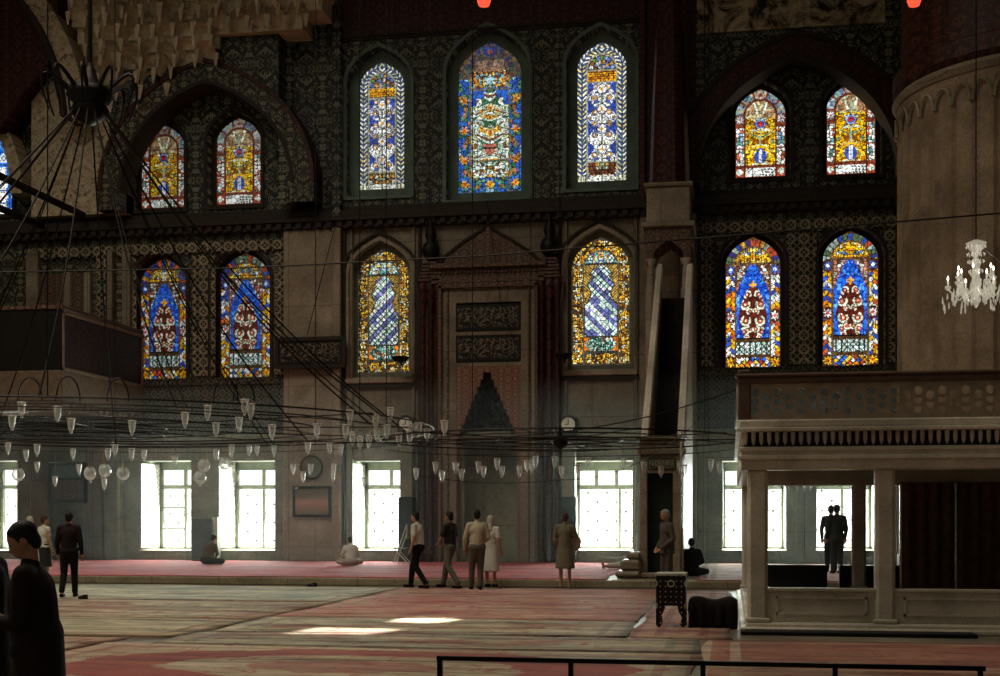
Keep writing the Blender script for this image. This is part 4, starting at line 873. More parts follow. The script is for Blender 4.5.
bm = B(); box(bm, mx(432), mx(545), y - .12, y + .42, mz(283), mz(276), .02); box(bm, mx(436), mx(541), y - .04, y + .42, mz(276), mz(268), .02); box(bm, mx(430), mx(547), y - .2, y + .42, mz(268), mz(263), .02)
for i in range(26): xx = mx(437) + (mx(540) - mx(437)) * i / 25; ball(bm, (xx, y - .06, mz(272)), .06, 1)
out('entablature', bm, M['redstone'], mh)
bm = B(); a, b, c = mx(437), mx(540), mz(226); zb2 = mz(263)
cr = [(a, zb2), (b, zb2), (mx(531), mz(254)), (mx(512), mz(241)), (cx + .12, mz(228)), (cx, mz(223)), (cx - .12, mz(228)), (mx(462), mz(241)), (mx(445), mz(254))]
plate(bm, cr, [], y + .1, y + .4); out('crest', bm, M['redstone'], mh)
bm = B(); tube(bm, [(p, y + .1, q) for p, q in cr[1:] + [cr[0]]], .06, 6); out('crest_moulding', bm, M['dark_stone'], mh)
for pc in (430, 549):
    xx = mx(pc)
    bm = B()
    for dx in (-.26, 0, .26): lathe(bm, (xx + dx, y + .1, PZ), [(.16, 0), (.17, .3), (.11, .4), (.10, 4), (.12, 4.1), (.10, 4.2), (.10, mz(292) - PZ - .4), (.17, mz(288) - PZ), (.2, mz(280) - PZ)], 10)
    out('column', bm, M['maroon'], mh, True)
    bm = B()
    for k in range(6): box(bm, xx - .36 + .02 * k, xx + .36 - .02 * k, y - .12 + .01 * k, y + .42, mz(280) + k * .11, mz(280) + k * .11 + .09, .02)
    out('column_capital', bm, M['redstone'], mh)
    bm = B(); lathe(bm, (xx, y + .1, mz(258)), [(.12, 0), (.24, .12), (.3, .3), (.24, .5), (.12, .62), (.19, .78), (.14, .98), (.06, 1.08), (.1, 1.16), (.02, 1.36)], 14); out('finial', bm, M['black_wood'], mh, True)
bm = B()
for k, (px_, r) in enumerate(((466, .05), (480, .05), (495, .09), (510, .05), (519, .05))): pass
bm.free()

# ------------------------------------------------------------ minbar (pulpit) seen from its gate
PYF = -10.0
gc = on_y(662, 560, PYF); mb = root('minbar', (gc.x, PYF, PZ), 'tall marble pulpit with a gate, steep stair, canopy and dark spire right of centre', 'pulpit')
gw = (on_y(684, 500, PYF).x - on_y(641, 500, PYF).x) / 2; zg = on_y(662, 455, PYF).z
bm = B(); loop = rect(gc.x - gw, gc.x + gw, PZ, zg)
plate(bm, loop, [rect(gc.x - gw + .16, gc.x + gw - .24, PZ + .001, zg - .42)], PYF - .15, PYF + .2); out('gate_frame', bm, M['marble_light'], mb)
bm = B(); box(bm, gc.x - gw - .07, gc.x + gw + .07, PYF - .22, PYF + .25, zg, zg + .14, .02); box(bm, gc.x - gw - .02, gc.x + gw + .02, PYF - .18, PYF + .22, zg + .14, zg + .34, .02); box(bm, gc.x - gw - .09, gc.x + gw + .09, PYF - .24, PYF + .27, zg + .34, zg + .42, .02); out('gate_cornice', bm, M['marble'], mb)
bm = B(); box(bm, gc.x - gw + .18, gc.x + gw - .18, PYF - .18, PYF - .14, zg - .36, zg - .08, .01); out('inscription', bm, calligraphy('gate_inscription', lin(40, 44, 38), lin(150, 145, 120)), mb)
bm = B(); box(bm, gc.x - gw + .17, gc.x + gw - .25, PYF + .1, PYF + .16, PZ, zg - .43, .0); out('curtain', bm, plain('dark_green_curtain', lin(44, 50, 42), .9), mb)
bm = B()
for r_, z0, z1 in ((.62, 0, .16), (.5, .16, .42), (.34, .42, .6)): box(bm, gc.x - gw - r_ * .9, gc.x - gw + .02, PYF - .3 - r_ * .3, PYF + .5, PZ + z0 - .0, PZ + z1, .06)
box(bm, gc.x - gw, gc.x + gw + .1, PYF - .35, PYF + .3, PZ, PZ + .12, .03); out('gate_plinth', bm, M['marble_light'], mb)
cyb, cyf = -1.2, -2.6
zf = on_y(672, 300, cyf).z; ns = 22
bm = B(); 
for k in range(ns):
    ya = PYF + .3 + (cyf - PYF - .3) * k / ns; yb = PYF + .3 + (cyf - PYF - .3) * (k + 1) / ns; zz = PZ + (zf - PZ) * (k + 1) / ns; box(bm, gc.x - gw + .14, gc.x + gw - .14, ya, yb + .02, max(PZ, zz - .9), zz)
out('stair', bm, plain('shaded_steps', lin(40, 30, 24), .9), mb)  # steps coloured dark for the shade between the rails
for s in (-1, 1):
    xx = gc.x + s * (gw - .07); bm = B()
    quad = [(PYF + .2, PZ), (cyf, PZ), (cyf, zf + .9), (PYF + .2, zg + .1)]
    v0 = [bm.verts.new((xx - .07, a_, b_)) for a_, b_ in quad]; v1 = [bm.verts.new((xx + .07, a_, b_)) for a_, b_ in quad]
    bm.faces.new(v0); bm.faces.new(v1[::-1])
    for k in range(4): bm.faces.new((v0[k], v1[k], v1[(k + 1) % 4], v0[(k + 1) % 4]))
    out('side_wall', bm, M['marble_light'], mb)
    bm = B(); tube(bm, [(xx, PYF + .2, zg + .16), (xx, cyf, zf + .98)], .1, 6); out('handrail', bm, M['marble_white'], mb)
cw = (on_y(691, 230, cyf).x - on_y(646, 230, cyf).x) / 2; ccx = (on_y(691, 230, cyf).x + on_y(646, 230, cyf).x) / 2; zc0 = on_y(668, 240, cyf).z; zc1 = on_y(668, 183, cyf).z
for sx in (-1, 1):
    for yy in (cyf, cyb):
        bm = B(); lathe(bm, (ccx + sx * (cw - .14), yy, PZ), [(.15, 0), (.15, zf + .3 - PZ), (.12, zf + .4 - PZ), (.10, zc0 - .8 - PZ), (.17, zc0 - .55 - PZ)], 10); out('canopy_column', bm, M['marble_light'], mb, True)
for yy in (cyf - .1, cyb):
    bm = B(); plate(bm, rect(ccx - cw, ccx + cw, zc0 - .75, zc0 + .35), [arch(ccx - cw + .22, ccx + cw - .22, zc0 - .749, zc0 + .02, rise=.5, pt=.3)], yy, yy + .1); out('canopy_arch', bm, M['redstone'], mb)
for sx in (-1, 1): bm = B(); box(bm, ccx + sx * cw - .06, ccx + sx * cw + .06, cyf, cyb, zc0 - .1, zc0 + .35); out('canopy_side', bm, M['redstone'], mb)
bm = B(); box(bm, ccx - cw - .12, ccx + cw + .12, cyf - .22, cyb + .2, zc0 + .35, zc0 + .5, .03); box(bm, ccx - cw + .02, ccx + cw - .02, cyf - .08, cyb + .08, zc0 + .5, zc1 - .12, .03); box(bm, ccx - cw - .06, ccx + cw + .06, cyf - .16, cyb + .16, zc1 - .12, zc1, .03); out('canopy_drum', bm, M['marble_light'], mb)
bm = B(); lathe(bm, (ccx, (cyf + cyb) / 2, zc1), [(cw * .92, 0), (cw * .88, .8), (cw * .8, 2.4), (cw * .6, 5), (cw * .3, 8), (.04, 10.4)], 10); out('spire', bm, M['maroon'], mb)

# ------------------------------------------------------------ the great fluted pier on the right
pc = at_d(1032, 300, 30); PR = 2.98
bm = B(); nfl = 40; seg = nfl * 6; zt_ = 11.0; rows = []
for zz, amp in ((0, 0), (.7, 0), (.75, .08), (zt_ - .5, .08), (zt_ - .15, .05), (zt_ + .15, 0), (zt_ + .5, 0)):
    rows.append([bm.verts.new((pc.x + (PR - amp * abs(math.sin(math.pi * nfl * i / seg)) ** .6 * (1 if True else 0)) * math.cos(2 * math.pi * i / seg), pc.y + (PR - amp * abs(math.sin(math.pi * nfl * i / seg)) ** .6) * math.sin(2 * math.pi * i / seg), zz)) for i in range(seg)])
for a, b in zip(rows, rows[1:]):
    for i in range(seg): bm.faces.new((a[i], a[(i + 1) % seg], b[(i + 1) % seg], b[i]))
st('wall_pier', bm, marble('pier_marble', lin(132, 110, 88), lin(176, 152, 124), 40, 60, joint=0))
bm = B()
for i in range(nfl):
    t0 = 2 * math.pi * (i + .5) / nfl; w = math.pi * PR / nfl; pts = []
    for k in range(9):
        a = math.pi * k / 8; off = -w * math.cos(a) * .9; th = t0 + off / PR; pts.append((pc.x + (PR + .03) * math.cos(th), pc.y + (PR + .03) * math.sin(th), zt_ - .45 + .42 * math.sin(a)))
    tube(bm, pts, .035, 4)
ring(bm, (pc.x, pc.y, zt_ + .3), PR, .12, 80); st('trim_pier_arcade', bm, M['marble_light'])
bm = B(); lathe(bm, (pc.x, pc.y, zt_ + .4), [(PR - .02, 0), (PR + .1, .15), (PR + .1, .5), (PR - .1, .6), (PR - .1, 12)], 60); st('trim_pier_top', bm, M['maroon'])

# ------------------------------------------------------------ muezzin gallery in front of the pier
FY = on_y(757, 600, -22.2).y; q0 = on_z(742, 632); FY = q0.y; X0 = q0.x; X1 = X0 + 7.4; RY = FY + 9.3
mg = root('muezzin_gallery', (X0 + 2, FY, 0), 'white marble muezzin gallery on square columns with pierced balustrade, at the right', 'gallery')
fz = lambda py: on_y(757, py, FY).z
fx = lambda px: on_y(px, 600, FY).x
M['mgw'] = M['marble_white']
bm = B(); box(bm, X0 - .03, X1, FY - .12, RY + .12, 0, fz(631) + .06, .02); box(bm, X0 + .05, X1, FY + .0, RY, 0, fz(622), .03); out('plinth', bm, M['mgw'], mg)
bm = B(); box(bm, X0 - .02, on_y(978, 637, FY - .5).x, FY - .5, FY - .13, 0, .055, .01); out('shadow_step', bm, M['black_wood'], mg)  # low black slab added for the shadow strip beneath the plinth
def column(px0, px1, yy, x=None):
    a = fx(px0) if x is None else x; w = fx(px1) - fx(px0) if x is None else .28; d = .28
    bm = B(); box(bm, a, a + w, yy, yy + d, fz(622), fz(468), .045); box(bm, a - .03, a + w + .03, yy - .03, yy + d + .03, fz(622), fz(618), .015); out('column', bm, M['mgw'], mg)
column(747.5, 768, FY + .04); column(876, 896, FY + .04)
xr = on_y(852, 500, RY - .3).x; column(0, 0, RY - .32, X0 + .08); column(0, 0, RY - .32, xr); column(0, 0, RY - .32, X0 + 5.3); column(0, 0, FY + .04, X0 + 5.45)
for yy in (FY + .09, RY - .22):
    for a, b in ((fx(768) - .01, fx(876) + .01), (fx(896) - .01, fx(896) + 1.75)):
        zz0, zz1 = fz(622), fz(590); bm = B(); box(bm, a, b, yy, yy + .12, zz0, zz1, .01); box(bm, a + .12, b - .12, yy - .02, yy + .02, zz0 + .1, zz0 + .13); box(bm, a + .12, b - .12, yy - .02, yy + .02, zz1 - .12, zz1 - .09)
        for xx in (a + .12, b - .15): box(bm, xx, xx + .03, yy - .02, yy + .02, zz0 + .1, zz1 - .09)
        box(bm, a, b, yy - .03, yy + .15, zz1 - .02, zz1 + .03, .01); out('parapet_panel', bm, M['mgw'] if yy < FY + 1 else M['black_wood'], mg)  # rear panels blackened in colour for the shade inside the gallery
yy = FY; za, zb = fz(470), fz(447)
bm = B(); box(bm, X0 - .02, X1, FY - .02, FY + .36, za, zb, .02); box(bm, X0 - .05, X1, FY - .06, FY + .1, za + .14, za + .2, .01); box(bm, X0 - .04, X1, FY - .05, FY + .1, zb - .06, zb, .01)
box(bm, X0 - .02, X1, RY - .36, RY + .02, za, zb, .02); box(bm, X0 - .02, X0 + .32, FY + .3, RY - .3, za, zb, .02); out('architrave', bm, M['mgw'], mg)
bm = B(); box(bm, X0 + .03, X1, FY + .08, RY, zb, fz(432)); out('frieze_ground', bm, M['dark_stone'], mg)
bm = B(); n = int((X1 - X0) / .107)
for i in range(n):
    xx = X0 + .02 + i * .107; lathe(bm, (xx + .03, FY + .02, zb + .02), [(.004, 0), (.026, .05), (.032, .12), (.03, .19), (.02, .2)], 8)
for i in range(n * 1):
    yy_ = FY + .05 + i * .107
    if yy_ < RY: lathe(bm, (X0 + .02, yy_, zb + .02), [(.004, 0), (.026, .05), (.032, .12), (.03, .19), (.02, .2)], 6)
out('lobed_frieze', bm, M['mgw'], mg)
bm = B(); box(bm, X0 - .08, X1, FY - .12, RY + .1, fz(432), fz(428), .01); box(bm, X0 - .05, X1, FY - .08, RY + .1, fz(428), fz(420), .02); out('cornice', bm, M['mgw'], mg)
zb0, zb1 = fz(419.5), fz(384)
hol = []
s = (zb1 - zb0 - .12) / 3
k = 0; xx = X0 + .18
while xx < X1 - .1:
    m = 3 if k % 2 == 0 else 2
    for j in range(m):
        cz = zb0 + .06 + s * (j + .5 + (0 if m == 3 else .5)); r = .062; hol.append([(xx + r * math.cos(a), cz + r * 1.05 * math.sin(a)) for a in [math.pi / 6 + math.pi / 3 * q for q in range(6)]])
    xx += .155; k += 1
bm = B(); plate(bm, rect(X0 - .02, X1, zb0, zb1), hol, FY, FY + .06); out('pierced_balustrade', bm, plain('balustrade_marble', lin(150, 134, 110), .5), mg)
bm = B(); hol2 = []
bm = B(); box(bm, X0 - .02, X0 + .04, FY + .06, RY, zb0, zb1 - .0); out('side_balustrade', bm, M['mgw'], mg)
bm = B(); box(bm, X0 - .07, X1, FY - .05, FY + .12, zb1, zb1 + .09, .02); box(bm, X0 - .07, X0 + .08, FY + .1, RY, zb1, zb1 + .09, .02); box(bm, X0 - .1, X1, FY - .08, FY + .15, zb1 + .09, fz(374), .02)
box(bm, X0 - .06, X0 + .12, FY - .03, FY + .14, zb0, zb1 + .2, .02); out('top_rail', bm, plain('rail_marble', lin(96, 76, 62), .5), mg)
bm = B(); xa = on_y(899, 500, RY - .5).x; n = 90; P = [(xa + (X1 - xa) * i / n, RY - .55 + .05 * math.sin(i * 1.15) + .02 * math.sin(i * 2.9)) for i in range(n + 1)]
v0 = [bm.verts.new((a_, b_, .12)) for a_, b_ in P]; v1 = [bm.verts.new((a_, b_, za + .05)) for a_, b_ in P]; v2 = [bm.verts.new((a_, b_ + .03, .12)) for a_, b_ in P]; v3 = [bm.verts.new((a_, b_ + .03, za + .05)) for a_, b_ in P]
for i in range(n): bm.faces.new((v0[i], v0[i + 1], v1[i + 1], v1[i])); bm.faces.new((v2[i], v3[i], v3[i + 1], v2[i + 1]))
out('curtain', bm, plain('bay_shade_curtain', lin(120, 88, 70), .9), mg, True)  # folded dark sheet added to darken this shaded bay
for pq in (901, 956): bm = B(); xx = on_y(pq, 500, RY - .75).x; cone(bm, (xx, RY - .75, .12), (xx, RY - .75, za + .02), .03, .03, 10); out('highlight_post', bm, M['steel'], mg)  # bright posts added for the vertical highlight lines
bm = B(); box(bm, X0, X1, FY + .3, RY - .3, zb + .0, zb + .1); out('ceiling_panel', bm, M['black_wood'], mg)
#PART4
# ------------------------------------------------------------ the great ring chandelier
def ring_chandelier(px, d, RZ, RAD, HZ, nspoke, ncab, label, rods):
    HC = at_d(px, 424, d); HC.z = 0; RM = RAD[-1]
    ch = root('ring_chandelier', (HC.x, HC.y, RZ), label, 'chandelier')
    for k, r in enumerate(RAD):
        bm = B(); ring(bm, (HC.x, HC.y, RZ), r, .012 if k % 2 else .016, 110)
        if k % 2 == 0: ring(bm, (HC.x, HC.y, RZ - .16), r - .04, .009, 110)
        out('iron_ring', bm, M['iron'], ch)
    for k in range(nspoke):
        a = 2 * math.pi * (k + .35) / nspoke; u = Vector((math.cos(a), math.sin(a), 0)); bm = B()
        tube(bm, [HC + u * .1 + Vector((0, 0, RZ + .03)), HC + u * RM * .5 + Vector((0, 0, RZ + .01)), HC + u * RM + Vector((0, 0, RZ + .03))], .012, 5); out('spoke', bm, M['iron'], ch)
    hub = None
    if HZ:
        bm = B(); lathe(bm, (HC.x, HC.y, HZ), [(.06, -.55), (.3, -.42), (.42, -.25), (.34, -.1), (.5, .08), (.44, .25), (.2, .36), (.12, .6), (.05, .8)], 16); hub = out('hub_crown', bm, M['iron'], ch, True)
        for k in range(10):
            a = 2 * math.pi * k / 10; u = Vector((math.cos(a), math.sin(a), 0)); pts = []
            for i in range(11):
                s = i / 10; pts.append(HC + u * (.38 + .75 * math.sin(s * 2.2) * (1 - .25 * s)) + Vector((0, 0, HZ + .15 + .42 * math.sin(s * 3.4) - .35 * s * s)))
            bm = B(); tube(bm, pts, [.05 - .003 * i for i in range(11)], 5); out('curled_arm', bm, M['iron'], hub)
        bm = B(); tube(bm, [HC + Vector((0, 0, HZ + .6)), HC + Vector((0, 0, 27.9))], .055, 6); out('suspension_rod', bm, M['iron'], ch)
    else:
        bm = B(); lathe(bm, (HC.x, HC.y, RZ - .1), [(.03, -.08), (.16, 0), (.18, .1), (.05, .2), (.02, .4)], 12); tube(bm, [HC + Vector((0, 0, RZ)), HC + Vector((0, 0, 27.9))], .012, 5); out('hub', bm, M['iron'], ch)
    for k in range(ncab):
        a = 2 * math.pi * (k + .2) / ncab + (.06 if k % 3 else -.05); u = Vector((math.cos(a), math.sin(a), 0)); r = RM if k % 2 else RAD[-2]
        p0 = HC + u * .35 + Vector((0, 0, HZ - .25)); p1 = HC + u * r + Vector((0, 0, RZ)); pts = []
        for i in range(13):
            s = i / 12; q = p0.lerp(p1, s); q.z -= math.sin(s * math.pi) * .6; pts.append(q)
        bm = B(); tube(bm, pts, .019, 5)
        if k % 3 == 0: tube(bm, [q + Vector((.16, .1, 0)) * (i / 12) for i, q in enumerate(pts)], .014, 5)
        out('suspension_cable', bm, M['iron'], ch)
    for k in range(rods):
        a = 2 * math.pi * (k + .5) / rods; u = Vector((math.cos(a), math.sin(a), 0)); p = HC + u * RM
        bm = B(); tube(bm, [p + Vector((0, 0, RZ)), p + Vector((0, 0, 27.9))], .011, 4); out('suspension_wire', bm, M['iron'], ch)
    return ch, HC, RZ, RAD
DA, DB = 28, 27
CA = ring_chandelier(90, DA, 1.58 + 90 * DA / 1300, [1.6, 3.2, 4.9, 6.2, 7.4], 1.58 + 418 * DA / 1300, 12, 14, 'vast iron ring chandelier on the left, slung by cables from a dark crown hub', 8)
CB = ring_chandelier(560, DB, 1.58 + 77.5 * DB / 1300, [1.3, 2.6, 3.72], None, 10, 0, 'wide iron ring chandelier hanging before the mihrab and the pulpit', 5)
ch, HC, RZ, RAD = CA
for px, py, s in ((68, 408, .45), (118, 410, .4), (30, 409, .45), (244, 412, .4), (226, 410, .45)):
    c = at_d(px, 418, 21.6); pts = []
    for i in range(13):
        t_ = math.pi * i / 12; pts.append(c + RT * (-.45 * s * math.cos(t_)) + Vector((0, 0, (RZ - c.z) + (518 - py - 85) / 1300 * 21.6 * math.sin(t_) + .0)))
    for q in pts: q.z = max(q.z, RZ)
    bm = B(); tube(bm, pts, .013, 5); out('curved_arm', bm, M['iron'], ch)
# the lamps: glass cups in wire hangers
LAMPS = [(21.6,408),(12,421),(57.6,412),(71,424),(132,426),(185,418),(207.6,411),(216,428),(239,423),(26,454),(37,449),(73,453),(108,453),(115,449),(131.5,453),(144,454),(175,460),(216,454),(231.6,449),(55,480),(104,483),(79,468),(37,466),(244.5,405),(250.7,409.6),(272,430),(317,429),(350,415.6),(375.5,420),(390,412.7),(345.5,430),(444.4,426),(352.7,437),(360,441),(369,440),(377,433.6),(387,430),(399,438),(409.6,436),(419,427.6),(427,433.6),(413,429),(308,446),(329.7,447),(341,449),(274,449.7),(249,449),(257,449),(293,468),(310.7,468),(303,475.6),(333.5,468),(333,475),(364,481),(416,472.7),(435.5,466.5),(442,475),(455.7,466.5),(461.6,473.5),(478.4,466),(483.5,470.5),(497,463),(502,470.5),(519.5,470),(527,464.5),(531.5,466),(535.4,460.6),(554.6,461),(561.5,470.5),(578,469),(588,462),(623.6,463),(644,466.6),(661,470.5),(680,466),(684.5,469),(710.6,464),(719.6,466.6),(236,477),(8,447)]
BOWLS = [(18,474),(90,473),(105,470),(123,473),(204,465),(225,463),(200,477)]
def ring_hit(px, want, CH):
    r0 = ray(px, 518); best = None; HC = CH[1]
    for r in CH[3]:
        ox, oy = CAM.x - HC.x, CAM.y - HC.y; A = r0.x ** 2 + r0.y ** 2; Bq = 2 * (ox * r0.x + oy * r0.y); Cq = ox * ox + oy * oy - r * r; D = Bq * Bq - 4 * A * Cq
        if D < 0: continue
        for s in (-1, 1):
            d = (-Bq + s * math.sqrt(D)) / (2 * A)
            if best is None or abs(d - want) < abs(best - want): best = d
    return best if best and abs(best - want) < 4 else want
lamp_me = None; hang_me = None
def lamp_meshes(big):
    bm = B()
    if big: lathe(bm, (0, 0, 0), [(.02, -.22), (.12, -.2), (.2, -.1), (.22, 0), (.19, .1), (.13, .16), (.14, .19)], 14); lathe(bm, (0, 0, 0), [(.05, -.3), (.03, -.24), (.02, -.22)], 8)
    else: lathe(bm, (0, 0, 0), [(.018, -.235), (.05, -.215), (.028, -.19), (.075, -.13), (.095, -.02), (.1, .06), (.12, .13), (.125, .14), (.105, .12)], 12)
    bmesh.ops.scale(bm, vec=(.62, .62, .72), verts=bm.verts); me = bpy.data.meshes.new('glass_cup'); bm.to_mesh(me); bm.free(); me.shade_smooth(); me.materials.append(M['lamp_glass'])
    bm = B(); ring(bm, (0, 0, .10 if not big else .17), .115 if not big else .14, .008, 14, ms=4)
    for k in range(3):
        a = 2 * math.pi * k / 3; tube(bm, [(.12 * math.cos(a), .12 * math.sin(a), .1), (0, 0, .36)], .005, 4)
    bmesh.ops.scale(bm, vec=(.62, .62, .8), verts=bm.verts); mh_ = bpy.data.meshes.new('wire_hanger'); bm.to_mesh(mh_); bm.free(); mh_.materials.append(M['brass']); return me, mh_
SM, BG = lamp_meshes(False), lamp_meshes(True)
def put_lamp(px, py, big=False, d=None):
    CH = CB if px > 431 and py > 459 else CA
    d = d or ring_hit(px, float(np.interp(py, [400, 425, 436, 452, 462, 485], [22, 23, 26, 30, 32, 34] if CH is CA else [24, 24, 25, 27, 30, 31])), CH)
    p = at_d(px, py, d); par = CH[0]; top = CH[2]; g, h = BG if big else SM
    o = bpy.data.objects.new('glass_bowl' if big else 'glass_lamp', g); link(o); o.parent = par; o.location = p - par.location; o.rotation_euler.z = px
    bm = B(); bm.from_mesh(h); tube(bm, [(0, 0, .28), (0, 0, max(.32, top - p.z))], .006, 4); me = bpy.data.meshes.new('wire_hanger'); bm.to_mesh(me); bm.free(); me.materials.append(M['brass'])
    w = bpy.data.objects.new('wire_hanger', me); link(w); w.parent = o
for px, py in LAMPS: put_lamp(px, py)
for px, py in BOWLS: put_lamp(px, py, True, 29)
# little hanging lamps in the gap of the marble gallery
for k, px in enumerate((787, 797, 804, 811)):
    p = at_d(px, 483.5, (30, 30.7, 31.6, 32.4)[k]); o = root('hanging_oil_lamp', p, ['leftmost', 'second from the left', 'third from the left', 'rightmost'][k] + ' of four small glass lamps hanging seen through the marble gallery', 'lamp', group='four small lamps seen through the gallery')
    for me, nm in ((SM[0], 'glass_cup'), (SM[1], 'wire_hanger')): q = bpy.data.objects.new(nm, me); link(q); q.parent = o
    bm = B(); tube(bm, [p + Vector((0, 0, .34)), Vector((p.x, p.y, 27.9))], .006, 4); out('cord', bm, M['iron'], o)
# long wires
def wire(pts, r, label, sag=.0, nm='suspension_wire'):
    P = []
    for a, b in zip(pts, pts[1:]):
        for i in range(10): s = i / 10; q = a.lerp(b, s); q.z -= math.sin(s * math.pi) * sag; P.append(q)
    P.append(pts[-1]); bm = B(); tube(bm, P, r, 5); thing(nm, bm, M['iron'], label, 'wire')
PL = Vector((-23.9, 0, 0))
wire([at_d(-60, 273, 27), at_d(240, 268, 27), at_d(480, 256, 26), at_d(690, 239, 25), at_d(1100, 205, 22)], .016, 'long dark wire strung across the whole hall above the mihrab crest')
wire([at_d(-60, 436, 24), at_d(300, 441, 24), at_d(560, 432, 24), at_d(742, 388, 20)], .01, 'thin wire slanting up to the corner of the marble balustrade', .1)
wire([at_d(420, 476, 31), at_d(560, 480, 31), at_d(640, 462, 30), at_d(742, 380, 20)], .008, 'thinner wire drooping past the mihrab and rising to the balustrade', .12)
wire([on_y(336, 222, -.4), on_y(307, 335, -.5)], .014, 'short dark wire hanging across the pale pilaster above the inscription')
wire([on_y(487, 200, -.5), on_y(500, 300, -.6), on_y(515, 345, -.6)], .012, 'dark wire hanging in front of the mihrab crest', .02)
# red glass lamps high up
red = emit('glowing_red_glass', (1.0, .12, .06), 1.0)
for px, nm in ((484, 'red glowing lamp at the top edge above the middle stained window'), (914, 'red glowing lamp at the top edge above the fluted pier')):
    p = at_d(px, 1, 22); o = root('red_hanging_lamp', p, nm, 'lamp', group='red lamps high in the hall'); bm = B(); lathe(bm, p, [(.02, -.1), (.09, -.08), (.12, 0), (.1, .08), (.05, .12)], 12); out('glass_shade', bm, red, o, True)
    bm = B(); tube(bm, [p + Vector((0, 0, .1)), Vector((p.x, p.y, 27.9))], .01, 4); out('cord', bm, M['iron'], o)
# small crystal chandelier on the right
cc = at_d(976, 285, 14); CS = 14 / 1300
cr_ = root('crystal_chandelier', (cc.x, cc.y, at_d(976, 315, 14).z), 'small lit crystal chandelier hanging before the fluted pier', 'chandelier')
Z = lambda py: at_d(976, py, 14).z
crystal = NT('glowing_crystal'); cn = crystal.n; tl = cn.new('ShaderNodeBsdfTranslucent'); tl.inputs[0].default_value = (1, .97, .85, 1); gl = cn.new('ShaderNodeBsdfGlossy'); gl.inputs['Roughness'].default_value = .2
em = cn.new('ShaderNodeEmission'); em.inputs[0].default_value = (1, .93, .74, 1); em.inputs[1].default_value = .22; m1 = cn.new('ShaderNodeMixShader'); crystal.lk(tl, m1.inputs[1]); crystal.lk(gl, m1.inputs[2]); ad = cn.new('ShaderNodeAddShader'); crystal.lk(m1, ad.inputs[0]); crystal.lk(em, ad.inputs[1]); ct = cn.new('ShaderNodeBsdfTransparent'); m2_ = cn.new('ShaderNodeMixShader'); m2_.inputs[0].default_value = .5; crystal.lk(ad, m2_.inputs[1]); crystal.lk(ct, m2_.inputs[2]); crystal.lk(m2_, crystal.o.inputs[0])  # faint emission put into the crystal so it looks lamplit
M['crystal'] = crystal.m
bm = B(); lathe(bm, (cc.x, cc.y, 0), [(.01, Z(308)), (.05, Z(300)), (.02, Z(294)), (.06, Z(284)), (.025, Z(274)), (.05, Z(264)), (.02, Z(256)), (.09, Z(247)), (.11, Z(243)), (.03, Z(240))], 10); out('glass_stem', bm, M['crystal'], cr_)
bm = B(); tube(bm, [(cc.x, cc.y, Z(241)), (cc.x, cc.y, Z(232)), (cc.x + .0, cc.y, 12)], .008, 4); out('chain', bm, M['iron'], cr_)
bm = B(); tube(bm, [(cc.x + .02, cc.y, Z(243)), tuple(at_d(1010, 270, 14)), tuple(at_d(1060, 330, 14))], .006, 4); out('guy_wire', bm, M['brass'], cr_)
rnd = random.Random(9)
bulb = emit('candle_bulb', (1, .9, .68), 6.0)
for k in range(12):
    a = 2 * math.pi * k / 12 + .2; R_ = .29 if k % 2 else .19; tipz = Z(284 if k % 2 else 276); u = Vector((math.cos(a), math.sin(a), 0)); c0 = Vector((cc.x, cc.y, 0))
    bm = B(); tube(bm, [c0 + u * .03 + Vector((0, 0, Z(288))), c0 + u * R_ * .6 + Vector((0, 0, Z(299))), c0 + u * R_ + Vector((0, 0, tipz - .03))], .009, 5); arm = out('branch', bm, M['crystal'], cr_)
    bm = B(); q = c0 + u * R_; lathe(bm, (q.x, q.y, tipz), [(.01, -.05), (.035, -.02), (.03, 0), (.012, .005)], 8); lathe(bm, (q.x, q.y, tipz), [(.011, 0), (.011, .06)], 6); out('candle_cup', bm, M['crystal'], arm)
    bm = B(); lathe(bm, (q.x, q.y, tipz + .06), [(.004, 0), (.011, .02), (.003, .05)], 6); out('candle_bulb', bm, bulb, arm)
    bm = B()
    for j in range(9):
        d_ = u * (R_ + rnd.uniform(-.1, .05)) + Vector((rnd.uniform(-.03, .03), rnd.uniform(-.03, .03), 0)); z0 = tipz - .02 - rnd.uniform(0, .18); q2 = c0 + d_; L_ = rnd.uniform(.06, .12)
        lathe(bm, (q2.x, q2.y, z0), [(.001, -L_), (.011, -L_ * .75), (.007, -L_ * .3), (.001, 0)], 5)
    out('crystal_drops', bm, M['crystal'], arm)['kind'] = 'stuff'
bm = B()
for k in range(26):
    a = 2 * math.pi * k / 26; s = .10 if k % 2 else .05; pts = [Vector((cc.x + s * math.cos(a) * (1 - t_ * .3), cc.y + s * math.sin(a), Z(246) - t_ * .26)) for t_ in (0, .3, .6, 1)]
    for q in pts: lathe(bm, q, [(.001, -.03), (.008, -.012), (.001, .0)], 4)
out('crystal_garland', bm, M['crystal'], cr_)['kind'] = 'stuff'

